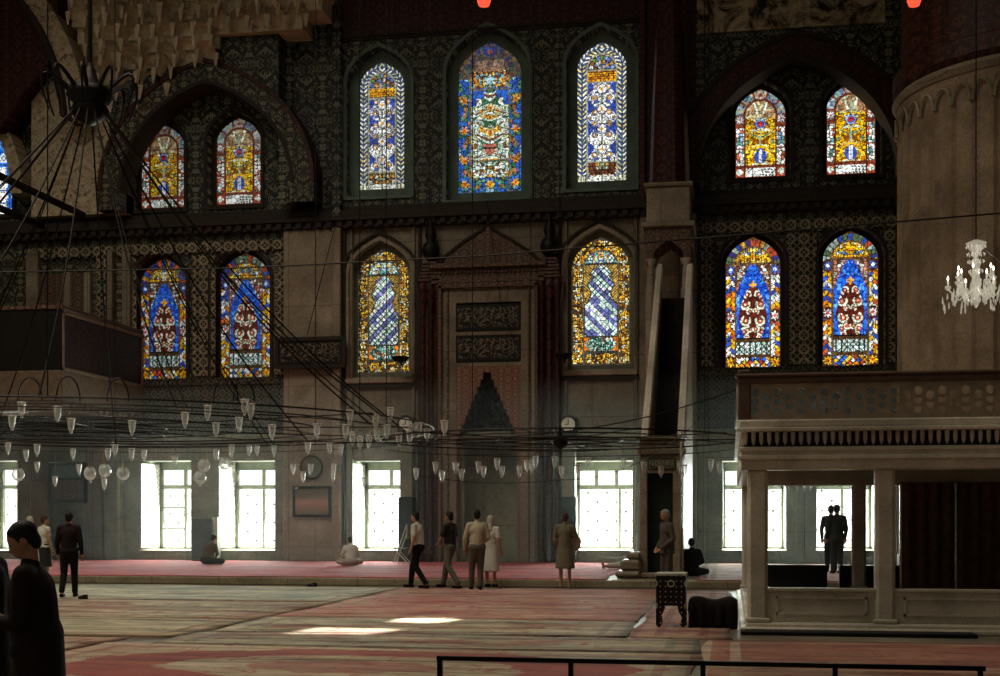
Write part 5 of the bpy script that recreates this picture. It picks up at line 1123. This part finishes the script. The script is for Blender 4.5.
# ------------------------------------------------------------ floor objects
t = NT('inlaid_black_lacquer'); co = t.coord(); x, y, z = t.sep(co); x = t.math('ADD', x, y)
def dotgrid(p, r):
    a = t.math('PINGPONG', x, p / 2); b = t.math('PINGPONG', z, p / 2); return t.math('LESS_THAN', t.math('SQRT', t.math('ADD', t.math('POWER', a, 2), t.math('POWER', b, 2))), r)
m = dotgrid(.075, .009); a_ = t.math('PINGPONG', x, .12); b_ = t.math('PINGPONG', z, .16); d_ = t.math('SQRT', t.math('ADD', t.math('POWER', a_, 2), t.math('POWER', b_, 2)))
star = t.math('LESS_THAN', t.math('ABSOLUTE', t.math('SUBTRACT', d_, .045)), .008); m = t.math('MAXIMUM', m, star)
M['inlay'] = t.base(t.mix(m, lin(30, 22, 17), lin(190, 180, 150)), .35)
g0 = on_z(656, 628); g1 = on_z(686, 628); zt = on_y(670, 573, g0.y).z; w = g1.x - g0.x
ls = root('inlaid_lectern', ((g0.x + g1.x) / 2, g0.y, 0), 'black lectern box inlaid with pale stars, in front of the pulpit gate', 'lectern')
x0, x1 = g0.x, g1.x; y0, y1 = g0.y, g0.y + .42
bm = B(); box(bm, x0 - .01, x1 + .01, y0 - .01, y1 + .01, zt - .04, zt, .008); out('top', bm, M['white_frame'], ls)
bm = B(); A = [(x0 + .05, 0.001)] + [((x0 + x1) / 2 + (w / 2 - .05) * math.cos(math.pi - math.pi * i / 10) * (1 if i % 2 else .82), .05 + .33 * math.sin(math.pi * i / 10)) for i in range(11)] + [(x1 - .05, .001)]
plate(bm, rect(x0, x1, 0, zt - .04), [A], y0, y0 + .03); out('front_panel', bm, M['inlay'], ls)
bm = B(); plate(bm, rect(x0, x1, 0, zt - .04), [A], y1 - .03, y1); out('back_panel', bm, M['inlay'], ls)
for xx in (x0, x1 - .03): bm = B(); box(bm, xx, xx + .03, y0 + .03, y1 - .03, .3, zt - .04); out('side_panel', bm, M['inlay'], ls)
bm = B(); box(bm, x0 + .03, x1 - .03, y0 + .03, y1 - .03, .32, .35); out('shelf', bm, M['black_wood'], ls)
# long low bench draped with a dark cloth
a = on_z(688, 629); b = on_z(737.5, 629); zt = on_y(710, 597, a.y).z
bn = root('draped_bench', ((a.x + b.x) / 2, a.y, 0), 'low bench draped with a dark brown cloth beside the inlaid lectern', 'bench')
bm = B(); nx, nr = 26, 16; g = []
for i in range(nx + 1):
    s = i / nx; xx = a.x + (b.x - a.x) * s; row = []
    hh = zt * (.93 + .05 * math.sin(s * 9) - .10 * max(0, s - .9) * 8 - .12 * max(0, .06 - s) * 12)
    for j in range(nr + 1):
        t_ = math.pi * j / nr; rx = .30 + .02 * math.sin(s * 23 + j); row.append(bm.verts.new((xx + .01 * math.sin(j * 2.1), a.y + .35 - (rx + .012 * math.sin(s * 31) * abs(math.cos(t_))) * math.copysign(abs(math.cos(t_)) ** .45, math.cos(t_)), max(0.002, hh * (math.sin(t_) ** .35 if 0 < j < nr else 0)))))
    g.append(row)
for i in range(nx):
    for j in range(nr): bm.faces.new((g[i][j], g[i][j + 1], g[i + 1][j + 1], g[i + 1][j]))
bm.faces.new(g[0][::-1]); bm.faces.new(g[-1]); out('cloth', bm, plain('dark_brown_cloth', lin(26, 19, 17), .95), bn, True)
for sx in (.1, .9):
    for yy in (.12, .58): bm = B(); xx = a.x + (b.x - a.x) * sx; box(bm, xx - .03, xx + .03, a.y + yy - .03, a.y + yy + .03, 0, .2); out('leg', bm, M['black_wood'], bn)
# tall pole
p = on_z(681, 580, PZ); p.y = -12.2; p = on_z(681, 590, 0); 
o = root('tall_candle_stand', p, 'tall shiny metal pole standing beside the pulpit gate', 'pole')
bm = B(); lathe(bm, p, [(.2, 0), (.2, .04), (.06, .1), (.03, .2)], 14); out('foot', bm, M['brass'], o, True)
zt = on_y(681, 432, p.y).z
bm = B(); lathe(bm, p, [(.03, .15), (.028, 1.3), (.045, 1.33), (.045, 1.42), (.026, 1.46), (.022, zt - .2), (.04, zt - .15), (.02, zt)], 10); out('pole', bm, M['steel'], o, True)
# things under the ground windows: low stools / book rests
for px, lab in ((302, 'low white stool under the third ground window beside the kneeling man in white'),):
    pass
c = on_z(412, 562, PZ); c.y = -1.5; c = on_y(402, 545, -1.5)
o = root('wooden_chair', (c.x, c.y, PZ), 'pale wooden folding chair just left of the walking man in the white shirt', 'chair')
w_ = .42
bm = B(); box(bm, c.x - w_ / 2, c.x + w_ / 2, c.y - .22, c.y + .22, PZ + .43, PZ + .47, .01); out('seat', bm, M['green_frame'], o)
bm = B(); box(bm, c.x + w_ / 2 - .03, c.x + w_ / 2, c.y - .2, c.y + .2, PZ + .75, PZ + 1.2, .01); out('backrest', bm, M['white_frame'], o)
for s in (-1, 1):
    for q in (-1, 1): bm = B(); tube(bm, [(c.x - s * .22, c.y + q * .19, PZ), (c.x + s * .20, c.y + q * .19, PZ + (.45 if s < 0 else 1.2))], .02, 6); out('leg', bm, M['white_frame'], o)
def shoe(name, px, py, z, label, face=0, n=1):
    c = on_z(px, py, z); o = root(name, c, label, 'shoe', rz=face); 
    bm = B(); tr = Matrix.Translation(c) @ Matrix.Rotation(face, 4, 'Z')
    lathe(bm, (0, 0, 0), [(.0001, 0), (.05, 0), (.052, .02), (.045, .05), (.02, .07)], 12, 1.0, 2.5); bmesh.ops.transform(bm, matrix=tr, verts=bm.verts); out('upper', bm, M['black_wood'], o, True)
    bm = B(); lathe(bm, (0, -.06, .05), [(.04, 0), (.042, .03), (.036, .035), (.034, .0)], 12, 1, 1.4); bmesh.ops.transform(bm, matrix=tr, verts=bm.verts); out('collar', bm, M['black_wood'], o, True)
shoe('slipper', 83, 599, .03, 'single dark slipper on the carpet behind the walking man', R(70))
shoe('slipper', 312, 586.5, .03, 'single dark slipper at the foot of the platform step below the framed picture', R(90))
# railing in the foreground
r0 = at_d(439, 657.5, 6.4); RYr = r0.y; rl = root('metal_railing', (r0.x, RYr, 0), 'thin dark metal railing across the bottom right foreground', 'railing')
xe = on_y(983, 668, RYr).x; zr = r0.z
bm = B(); box(bm, r0.x - .01, xe + .01, RYr - .012, RYr + .012, zr - .014, zr + .008); out('top_bar', bm, M['iron'], rl)
bm = B(); box(bm, r0.x, xe, RYr - .01, RYr + .01, .42, .445); out('lower_bar', bm, M['iron'], rl)
for px in (440, 571, 703, 835, 980):
    xx = on_y(px, 660, RYr).x; bm = B(); box(bm, xx - .012, xx + .012, RYr - .012, RYr + .012, .0, zr); box(bm, xx - .05, xx + .05, RYr - .05, RYr + .05, 0, .012); out('post', bm, M['iron'], rl)
#PART5
# ------------------------------------------------------------ people
def remesh(bm, voxel, smooth=2):
    me = bpy.data.meshes.new('t'); bm.to_mesh(me); bm.free(); o = bpy.data.objects.new('t', me); C.objects.link(o)
    m = o.modifiers.new('r', 'REMESH'); m.mode = 'VOXEL'; m.voxel_size = voxel; m.use_smooth_shade = True
    if smooth: s_ = o.modifiers.new('s', 'SMOOTH'); s_.iterations = smooth; s_.factor = .5
    dg = bpy.context.evaluated_depsgraph_get(); r = bpy.data.meshes.new_from_object(o.evaluated_get(dg)); bpy.data.objects.remove(o); bpy.data.meshes.remove(me); r.shade_smooth(); return r
def cap(bm, a, b, ra, rb):
    cone(bm, a, b, ra, rb, 12); ball(bm, a, ra, 2); ball(bm, b, rb, 2)
def ell(bm, c, r, rot=None):
    m = Matrix.Translation(c) @ (rot or Matrix.Identity(4)) @ Matrix.Diagonal((*r, 1)); bmesh.ops.create_icosphere(bm, subdivisions=3, radius=1, matrix=m)
SKIN, SKIN2 = plain('skin', lin(178, 128, 98), .55, var=.06), plain('tanned_skin', lin(150, 104, 78), .55, var=.06)
DH, GH, BRH = plain('dark_hair', lin(30, 24, 20), .6), plain('grey_hair', lin(150, 145, 138), .7), plain('brown_hair', lin(70, 48, 34), .6)
def cloth(name, rgb): return plain(name, lin(*rgb), .9, var=.12, scale=3)
def person(px, py, z, H, face, label, top, bottom, skin=SKIN, hair=DH, pose='stand', sleeves='long', lean=0.0, head_turn=0.0, head_nod=0.0, arms=None, legs=None, skirt=None, coat=0.0, shoes=None, scarf=None, bag=None, vox=.012, at=None, cap_hat=None, group=None, heavy=1.0):
    loc = at or on_z(px, py, z); s = H / 1.75
    rt = root('person', loc, label, 'person', rz=YAW + R(face), group=group)
    V = Vector; pel = V((0, 0, .93))
    A = {'sl': V((.18, 0, 1.42)), 'sr': V((-.18, 0, 1.42)), 'el': V((.24, -.02, 1.14)), 'er': V((-.24, -.02, 1.14)), 'hl': V((.24, .08, .90)), 'hr': V((-.24, .08, .90)),
         'pl': V((.09, 0, .92)), 'pr': V((-.09, 0, .92)), 'kl': V((.10, .03, .50)), 'kr': V((-.10, .03, .50)), 'al': V((.10, 0, .09)), 'ar': V((-.10, 0, .09))}
    if pose == 'sit':       # cross-legged on the floor
        pel = V((0, 0, .15)); dz = -.78
        for k in ('sl', 'sr', 'el', 'er', 'hl', 'hr', 'pl', 'pr'): A[k].z += dz
        A['el'] = V((.27, .08, .40)); A['er'] = V((-.27, .08, .40)); A['hl'] = V((.12, .30, .28)); A['hr'] = V((-.12, .30, .28))
        A['kl'] = V((.38, .30, .13)); A['kr'] = V((-.38, .30, .13)); A['al'] = V((-.08, .36, .08)); A['ar'] = V((.08, .42, .08))
    if pose == 'kneel':
        pel = V((0, -.05, .26)); dz = -.66
        for k in ('sl', 'sr', 'el', 'er', 'hl', 'hr', 'pl', 'pr'): A[k].z += dz
        A['hl'] = V((.12, .28, .34)); A['hr'] = V((-.12, .28, .34)); A['el'].z = .5; A['er'].z = .5
        A['kl'] = V((.13, .36, .09)); A['kr'] = V((-.13, .36, .09)); A['al'] = V((.10, -.12, .07)); A['ar'] = V((-.10, -.12, .07))
    for d in (arms or {}), (legs or {}):
        for k, v in d.items(): A[k] = V(v)
    L = Matrix.Translation(pel) @ Matrix.Rotation(-R(lean), 4, 'X') @ Matrix.Translation(-pel)
    dz = pel.z - .93
    up = lambda x, y, z_: L @ V((x, y, z_ + dz))
    for k in ('sl', 'sr'): A[k] = L @ A[k]
    if not arms:
        for k in ('el', 'er'): A[k] = L @ A[k]
        if pose == 'stand':
            for k in ('hl', 'hr'): A[k] = L @ A[k]
    hc = up(0, .02, 1.635); HR = Matrix.Rotation(R(head_turn), 4, 'Z') @ Matrix.Rotation(-R(head_nod + lean * .4), 4, 'X')
    hp = lambda x, y, z_: hc + (HR @ V((x, y, z_)))
    kb = heavy
    def make(bm, name, mat, parent, v=vox, sm=2):
        bmesh.ops.scale(bm, vec=(s, s, s), verts=bm.verts); me = remesh(bm, v, sm); me.materials.append(mat); o = bpy.data.objects.new(name, me); link(o); o.parent = parent; return o
    # the body, one continuous surface
    bm = B()
    ell(bm, hp(0, 0, .015), (.076, .096, .115), HR); ell(bm, hp(0, .025, -.05), (.056, .068, .062), HR)
    cap(bm, hp(0, .088, .005), hp(0, .108, -.025), .009, .015); ell(bm, hp(0, .082, -.062), (.026, .015, .009), HR); ell(bm, hp(0, .082, .03), (.055, .014, .010), HR)
    for q in (-1, 1): ell(bm, hp(q * .078, -.005, -.005), (.015, .022, .035), HR)
    cap(bm, up(0, -.01, 1.42), hp(0, -.01, -.07), .056, .050)
    ell(bm, up(0, 0, 1.30), (.155 * kb, .105 * kb, .17)); ell(bm, up(0, 0, 1.10), (.135 * kb, .10 * kb, .15)); ell(bm, pel + V((0, 0, .02)), (.155 * kb, .11 * kb, .12)); cap(bm, A['sl'], A['sr'], .06, .06); cap(bm, up(0, 0, 1.25), pel, .11, .12)
    for q in 'lr':
        cap(bm, A['s' + q], A['e' + q], .052, .041); cap(bm, A['e' + q], A['h' + q], .041, .027)
        d = (A['h' + q] - A['e' + q]).normalized(); sd = d.cross(V((0, 1, .3))).normalized(); nn = d.cross(sd).normalized(); h0 = A['h' + q]
        cap(bm, h0, h0 + d * .06, .026, .032)
        for f in range(4):
            o_ = sd * ((f - 1.5) * .021); ln = (.07, .08, .076, .06)[f]; k1 = h0 + d * .085 + o_; k2 = k1 + d * ln * .55 + nn * .008 * (1 if q == 'l' else -1); k3 = k2 + d * ln * .4 + nn * .02 * (1 if q == 'l' else -1); cap(bm, h0 + d * .05 + o_, k1, .011, .010); cap(bm, k1, k2, .010, .0095); cap(bm, k2, k3, .0095, .008)
        th = sd * (.03 if True else 0); cap(bm, h0 + d * .02 + th * .8, h0 + d * .055 + th * 1.9, .012, .010); cap(bm, h0 + d * .055 + th * 1.9, h0 + d * .09 + th * 2.0, .010, .009)
        cap(bm, A['p' + q], A['k' + q], .082 * kb, .054); cap(bm, A['k' + q], A['a' + q], .054, .036)
        fd = V((0, 1, 0)) if pose == 'stand' else (V((0, -1, 0)) if pose == 'kneel' else V((.7 if q == 'r' else -.7, .3, 0)).normalized())
        if legs and 'f' + q in legs: fd = V(legs['f' + q]).normalized()
        fz = .035 - A['a' + q].z if A['a' + q].z < .2 else -.05; cap(bm, A['a' + q] + V((0, 0, fz)) - fd * .04, A['a' + q] + V((0, 0, fz)) + fd * .15, .034, .030); cap(bm, A['a' + q], A['a' + q] + V((0, 0, fz)), .035, .036)
    body = make(bm, 'body', skin, rt, max(.010, vox))
    # clothes
    bm = B(); g = .020
    ell(bm, up(0, 0, 1.31), (.165 * kb + g, .112 * kb + g, .165)); ell(bm, up(0, 0, 1.12), (.14 * kb + g, .105 * kb + g, .17)); cap(bm, up(.155, 0, 1.42), up(-.155, 0, 1.42), .074, .074); cap(bm, up(0, 0, 1.3), up(0, 0, .97), .13 * kb + g * .5, .125 * kb + g)
    cap(bm, up(0, -.01, 1.44), up(0, -.005, 1.485), .072, .064)
    if pose == 'stand' or coat: ell(bm, up(0, 0, .98), (.155 * kb + g, .112 * kb + g, .10))
    for q in 'lr':
        e = A['e' + q]; h_ = A['h' + q]; S_ = A['s' + q]
        if sleeves == 'long': cap(bm, S_, e, .068, .055); cap(bm, e, e.lerp(h_, .97), .055, .042)
        elif sleeves == 'short': cap(bm, S_, S_.lerp(e, .72), .068, .062)
        else: cap(bm, S_, S_.lerp(e, .12), .064, .06)
    if coat:
        lathe(bm, (0, -.01, .98 - coat), [(.19 * kb + g, -.06), (.18 * kb + g, coat * .5), (.165 * kb + g, coat + .08), (.14, coat + .2)], 24, 1.0, .74)
    make(bm, 'coat' if coat else 'shirt', top, rt, max(.014, vox))
    if bottom is not None:
        bm = B()
        if skirt:
            zl = skirt - .06; lathe(bm, (0, 0, 0), [(.235, zl), (.21, zl + (1 - zl) * .4), (.175, .95), (.15, 1.06)], 24, 1.0, .78)
            nm = 'skirt'
        else:
            ell(bm, pel + V((0, 0, .01)), (.178 * kb + .008, .14 * kb + .012, .145))
            for q in 'lr': cap(bm, A['p' + q], A['k' + q], .098 * kb, .074); cap(bm, A['k' + q], A['k' + q].lerp(A['a' + q], .95), .074, .062)
            nm = 'trousers'
        make(bm, nm, bottom, rt, max(.014, vox))
    if shoes:
        for q in 'lr':
            fd = V((0, 1, 0)) if pose == 'stand' else (V((0, -1, 0)) if pose == 'kneel' else V((.7 if q == 'r' else -.7, .3, 0)).normalized())
            fz = .035 - A['a' + q].z if A['a' + q].z < .2 else -.05; bm = B(); cap(bm, A['a' + q] + V((0, 0, fz + .008)) - fd * .045, A['a' + q] + V((0, 0, fz + .004)) + fd * .165, .042, .037); make(bm, 'shoe', shoes, rt, .012)
    if hair:
        bm = B(); ell(bm, hp(0, -.016, .044), (.083, .097, .090), HR)
        for q in (-1, 1): ell(bm, hp(q * .062, -.012, .018), (.024, .050, .055), HR); ell(bm, hp(0, -.048, -.012), (.070, .058, .078), HR); cap(bm, hp(-.045, .045, .085), hp(.045, .045, .085), .022, .022)
        if scarf: ell(bm, hp(0, -.02, -.02), (.092, .10, .13), HR); cap(bm, hp(0, -.05, -.08), up(0, -.06, 1.40), .075, .10)
        make(bm, 'headscarf' if scarf else 'hair', scarf or hair, rt, .010)
    if cap_hat:
        bm = B(); ell(bm, hp(0, -.01, .085), (.092, .104, .055), HR); make(bm, 'cap', cap_hat, rt, .010)
    eb = B()
    for q in (-1, 1): ball(eb, hp(q * .031, .087, .012), (.013 * 1, .007, .007), 2)
    bmesh.ops.scale(eb, vec=(s, s, s), verts=eb.verts); me = bpy.data.meshes.new('eyes'); eb.to_mesh(me); eb.free(); me.materials.append(M['black_wood']); o = bpy.data.objects.new('eyes', me); link(o); o.parent = body
    if bag:
        p_, r_, mt, nm = bag; bm = B(); ell(bm, V(p_), r_); ell(bm, V(p_) + V((r_[0] * .3, -.02, r_[2] * .4)), (r_[0] * .8, r_[1] * .9, r_[2] * .7)); b_ = make(bm, nm, mt, None, .014)
        b_.location = rt.location; b_.rotation_euler = rt.rotation_euler; props(b_, {'jacket': 'pale folded garment held in the arms of the woman in the olive dress', 'shoulder_bag': 'dark bag carried by the woman in the white dress', 'jacket.001': ''}.get(nm, nm), 'garment' if nm == 'jacket' else 'bag')
    return rt
wht, crm = cloth('white_cotton', (205, 200, 186)), cloth('cream_cotton', (186, 172, 146)); blk = cloth('black_cloth', (26, 22, 20)); drk = cloth('dark_brown_wool', (40, 27, 22)); gry = cloth('grey_trouser_cloth', (96, 92, 82)); olv = cloth('olive_dress_cloth', (112, 104, 84)); chr_ = cloth('charcoal_cloth', (46, 44, 40)); pale = cloth('pale_cloth', (176, 166, 148)); gsuit = cloth('grey_suit_cloth', (84, 80, 72)); shb = cloth('shoe_leather', (30, 22, 18))
stride = dict(kl=(.09, .18, .50), al=(.09, .22, .09), kr=(-.09, .02, .50), ar=(-.09, -.24, .11))
strideR = dict(kr=(-.09, .18, .50), ar=(-.09, .24, .09), kl=(.09, .02, .50), al=(.09, -.22, .11))
# foreground pair
pf = at_d(37, 518, 7.4); pf.z = 0
person(0, 0, 0, 1.555, 96, 'person in a long dark coat, head bowed, nearest figure at lower left', drk, blk, at=pf, coat=.38, head_nod=26, head_turn=8, lean=5, shoes=shb, vox=.010, arms=dict(el=(.25, .10, 1.08), er=(-.22, .06, 1.12), hl=(.16, .24, 1.12), hr=(-.10, .26, 1.12)), heavy=1.12, hair=DH)
pg = at_d(-17, 518, 8.0); pg.z = 0
person(0, 0, 0, 1.58, 80, 'person in black cut off by the left edge of the picture', blk, blk, at=pg, coat=.35, shoes=shb, heavy=1.1, skin=SKIN2)
person(69, 597, 0.03, 1.66, 5, 'person in dark shirt and trousers seen from behind, walking towards the step at the left', cloth('very_dark_shirt', (36, 22, 20)), blk, legs=dict(kl=(.10, .05, .50), al=(.11, .05, .09), kr=(-.10, .0, .5), ar=(-.11, -.16, .12)), shoes=shb, heavy=1.05)
person(44, 586, 0.03, 1.60, 320, 'person in a white sleeveless top and dark skirt at the far left', wht, chr_, skirt=.55, sleeves='none', hair=BRH, shoes=shb, head_turn=-15)
person(30, 584, 0.03, 1.58, 60, 'person with a pale headscarf half hidden behind the two figures in dark coats', drk, chr_, scarf=pale, shoes=shb)
person(207, 565, PZ, 1.66, 330, 'person in a brown jacket and dark cap sitting cross-legged by the dark cupboard', cloth('brown_jacket', (84, 70, 54)), chr_, pose='sit', cap_hat=blk, lean=22, head_nod=18, heavy=1.25)
person(351, 566, PZ, 1.55, 15, 'person in a white shirt sitting under the third ground window', wht, pale, pose='sit', lean=16, head_nod=14, heavy=1.35)
person(418, 588, 0.03, 1.68, 70, 'person in a white short-sleeved shirt and black trousers, leftmost of the walkers', wht, blk, sleeves='short', legs=stride, shoes=shb, lean=4, heavy=1.08)
person(450, 588, 0.03, 1.68, 60, 'person in a dark top and grey trousers striding left with a jacket', chr_, gry, sleeves='short', legs=dict(kl=(.10, .16, .50), al=(.12, .26, .09), kr=(-.12, -.03, .5), ar=(-.14, -.32, .11)), shoes=shb, skin=SKIN2, arms=dict(el=(.25, 0, 1.15), er=(-.22, .10, 1.14), hl=(.16, .22, 1.02), hr=(-.08, .26, 1.04)))
person(477, 590, 0.03, 1.72, 12, 'person in a cream shirt and grey trousers seen from behind before the mihrab', crm, gry, legs=dict(kl=(.09, .06, .50), al=(.08, .04, .09), kr=(-.09, .10, .50), ar=(-.09, .20, .10)), shoes=shb, heavy=1.08, arms=dict(el=(.25, -.02, 1.14), er=(-.26, .02, 1.14), hl=(.14, .20, 1.00), hr=(-.25, .12, .90)))
person(490.5, 587, 0.03, 1.60, 335, 'person in a white dress and pale headscarf beside the cream shirt', wht, wht, skirt=.45, sleeves='short', scarf=pale, shoes=shb, bag=((-.27, .05, .78), (.06, .11, .11), blk, 'shoulder_bag'))
person(565, 588, 0.03, 1.66, 350, 'person in an olive dress with bare legs holding a pale garment', olv, olv, skirt=.52, sleeves='short', hair=BRH, arms=dict(el=(.26, .06, 1.14), er=(-.25, .02, 1.14), hl=(.12, .26, 1.08), hr=(-.20, .14, .94)), bag=((.22, .19, 1.02), (.13, .09, .17), pale, 'jacket'))
person(667, 592, 0.03, 1.72, 110, 'older person in a grey suit with grey hair standing in front of the pulpit gate', gsuit, gsuit, hair=GH, coat=.1, shoes=shb, lean=2, head_nod=8, arms=dict(el=(.25, -.03, 1.13), er=(-.25, -.02, 1.13), hl=(.18, .14, .95), hr=(-.12, .2, .93)))
person(692, 577, PZ, 1.66, 355, 'person in black sitting on the platform beside the metal pole, seen from behind', blk, blk, pose='sit', heavy=1.3, lean=12, head_nod=10)
person(837, 573.5, PZ, 1.72, 5, 'dark figure standing inside the marble gallery opening, the right of a pair', blk, chr_, heavy=1.08, shoes=shb)
person(831, 572.5, PZ, 1.70, 340, 'dark figure half hidden behind a companion in the marble gallery opening', chr_, blk, shoes=shb)
# the person lying on the platform: long pale robe, head hidden by the pulpit plinth
lp = on_z(618, 569.5, PZ)
def lying():
    rt = root('person', lp, 'person in a pale robe lying on the red carpet, feet showing by the plinth', 'person', rz=YAW)
    V = Vector; x0 = -.42
    bm = B()
    for yy, zz in ((-.10, .09), (.10, .10)): cap(bm, V((x0 + .05, yy, zz)), V((x0 + .42, yy, zz + .02)), .036, .052); cap(bm, V((x0 + .42, yy, zz + .02)), V((x0 + .85, yy * .8, .13)), .055, .08); cap(bm, V((x0 + .03, yy * 1.2, .05)), V((x0 - .0, yy * 1.5, .22)), .036, .03)
    ell(bm, V((x0 + .92, 0, .13)), (.13, .17, .11)); ell(bm, V((x0 + 1.2, 0, .14)), (.22, .17, .12)); cap(bm, V((x0 + 1.36, -.17, .14)), V((x0 + 1.36, .17, .14)), .06, .06); cap(bm, V((x0 + 1.38, 0, .13)), V((x0 + 1.54, 0, .14)), .055, .05); ell(bm, V((x0 + 1.62, 0, .15)), (.115, .076, .096)); cap(bm, V((x0 + 1.6, 0, .24)), V((x0 + 1.58, 0, .26)), .01, .013)
    for q in (-1, 1):
        cap(bm, V((x0 + 1.34, q * .2, .13)), V((x0 + 1.08, q * .27, .09)), .05, .04); cap(bm, V((x0 + 1.08, q * .27, .09)), V((x0 + .84, q * .2, .14)), .04, .028)
        for f in range(4): cap(bm, V((x0 + .80, q * (.17 + .02 * f), .14)), V((x0 + .70, q * (.15 + .022 * f), .12)), .011, .009)
        cap(bm, V((x0 + .82, q * .16, .16)), V((x0 + .76, q * .12, .17)), .011, .009)
    for nm, b_, mt in (('body', bm, SKIN2),):
        me = remesh(b_, .011); me.materials.append(mt); o = bpy.data.objects.new(nm, me); link(o); o.parent = rt
    bm = B()
    for yy in (-.09, .09): cap(bm, V((x0 + .16, yy, .10)), V((x0 + .9, yy * .7, .14)), .065, .12)
    ell(bm, V((x0 + .55, 0, .12)), (.35, .17, .09)); ell(bm, V((x0 + .95, 0, .14)), (.22, .19, .135)); ell(bm, V((x0 + 1.2, 0, .15)), (.25, .19, .14))
    for q in (-1, 1): cap(bm, V((x0 + 1.34, q * .2, .14)), V((x0 + 1.08, q * .27, .10)), .068, .056)
    me = remesh(bm, .014); me.materials.append(pale); o = bpy.data.objects.new('robe', me); link(o); o.parent = rt
    bm = B(); ell(bm, V((x0 + 1.66, 0, .15)), (.10, .085, .10)); me = remesh(bm, .012); me.materials.append(DH); o = bpy.data.objects.new('hair', me); link(o); o.parent = rt
lying()

# ------------------------------------------------------------ added haze box imitating the lens halation round the low windows
hm = bpy.data.materials.new('halation_haze'); hm.use_nodes = True; hn = hm.node_tree.nodes; hn.remove(hn['Principled BSDF'])
vs = hn.new('ShaderNodeVolumeScatter'); vs.inputs['Color'].default_value = (.88, 1, .92, 1); vs.inputs['Density'].default_value = .006; vs.inputs['Anisotropy'].default_value = .35
hm.node_tree.links.new(vs.outputs[0], hn['Material Output'].inputs['Volume'])
bm = B(); box(bm, WX0 + .05, WX1 - .05, -10.8, -.02, .25, 4.9); o = out('haze', bm, hm); o['kind'] = 'stuff'
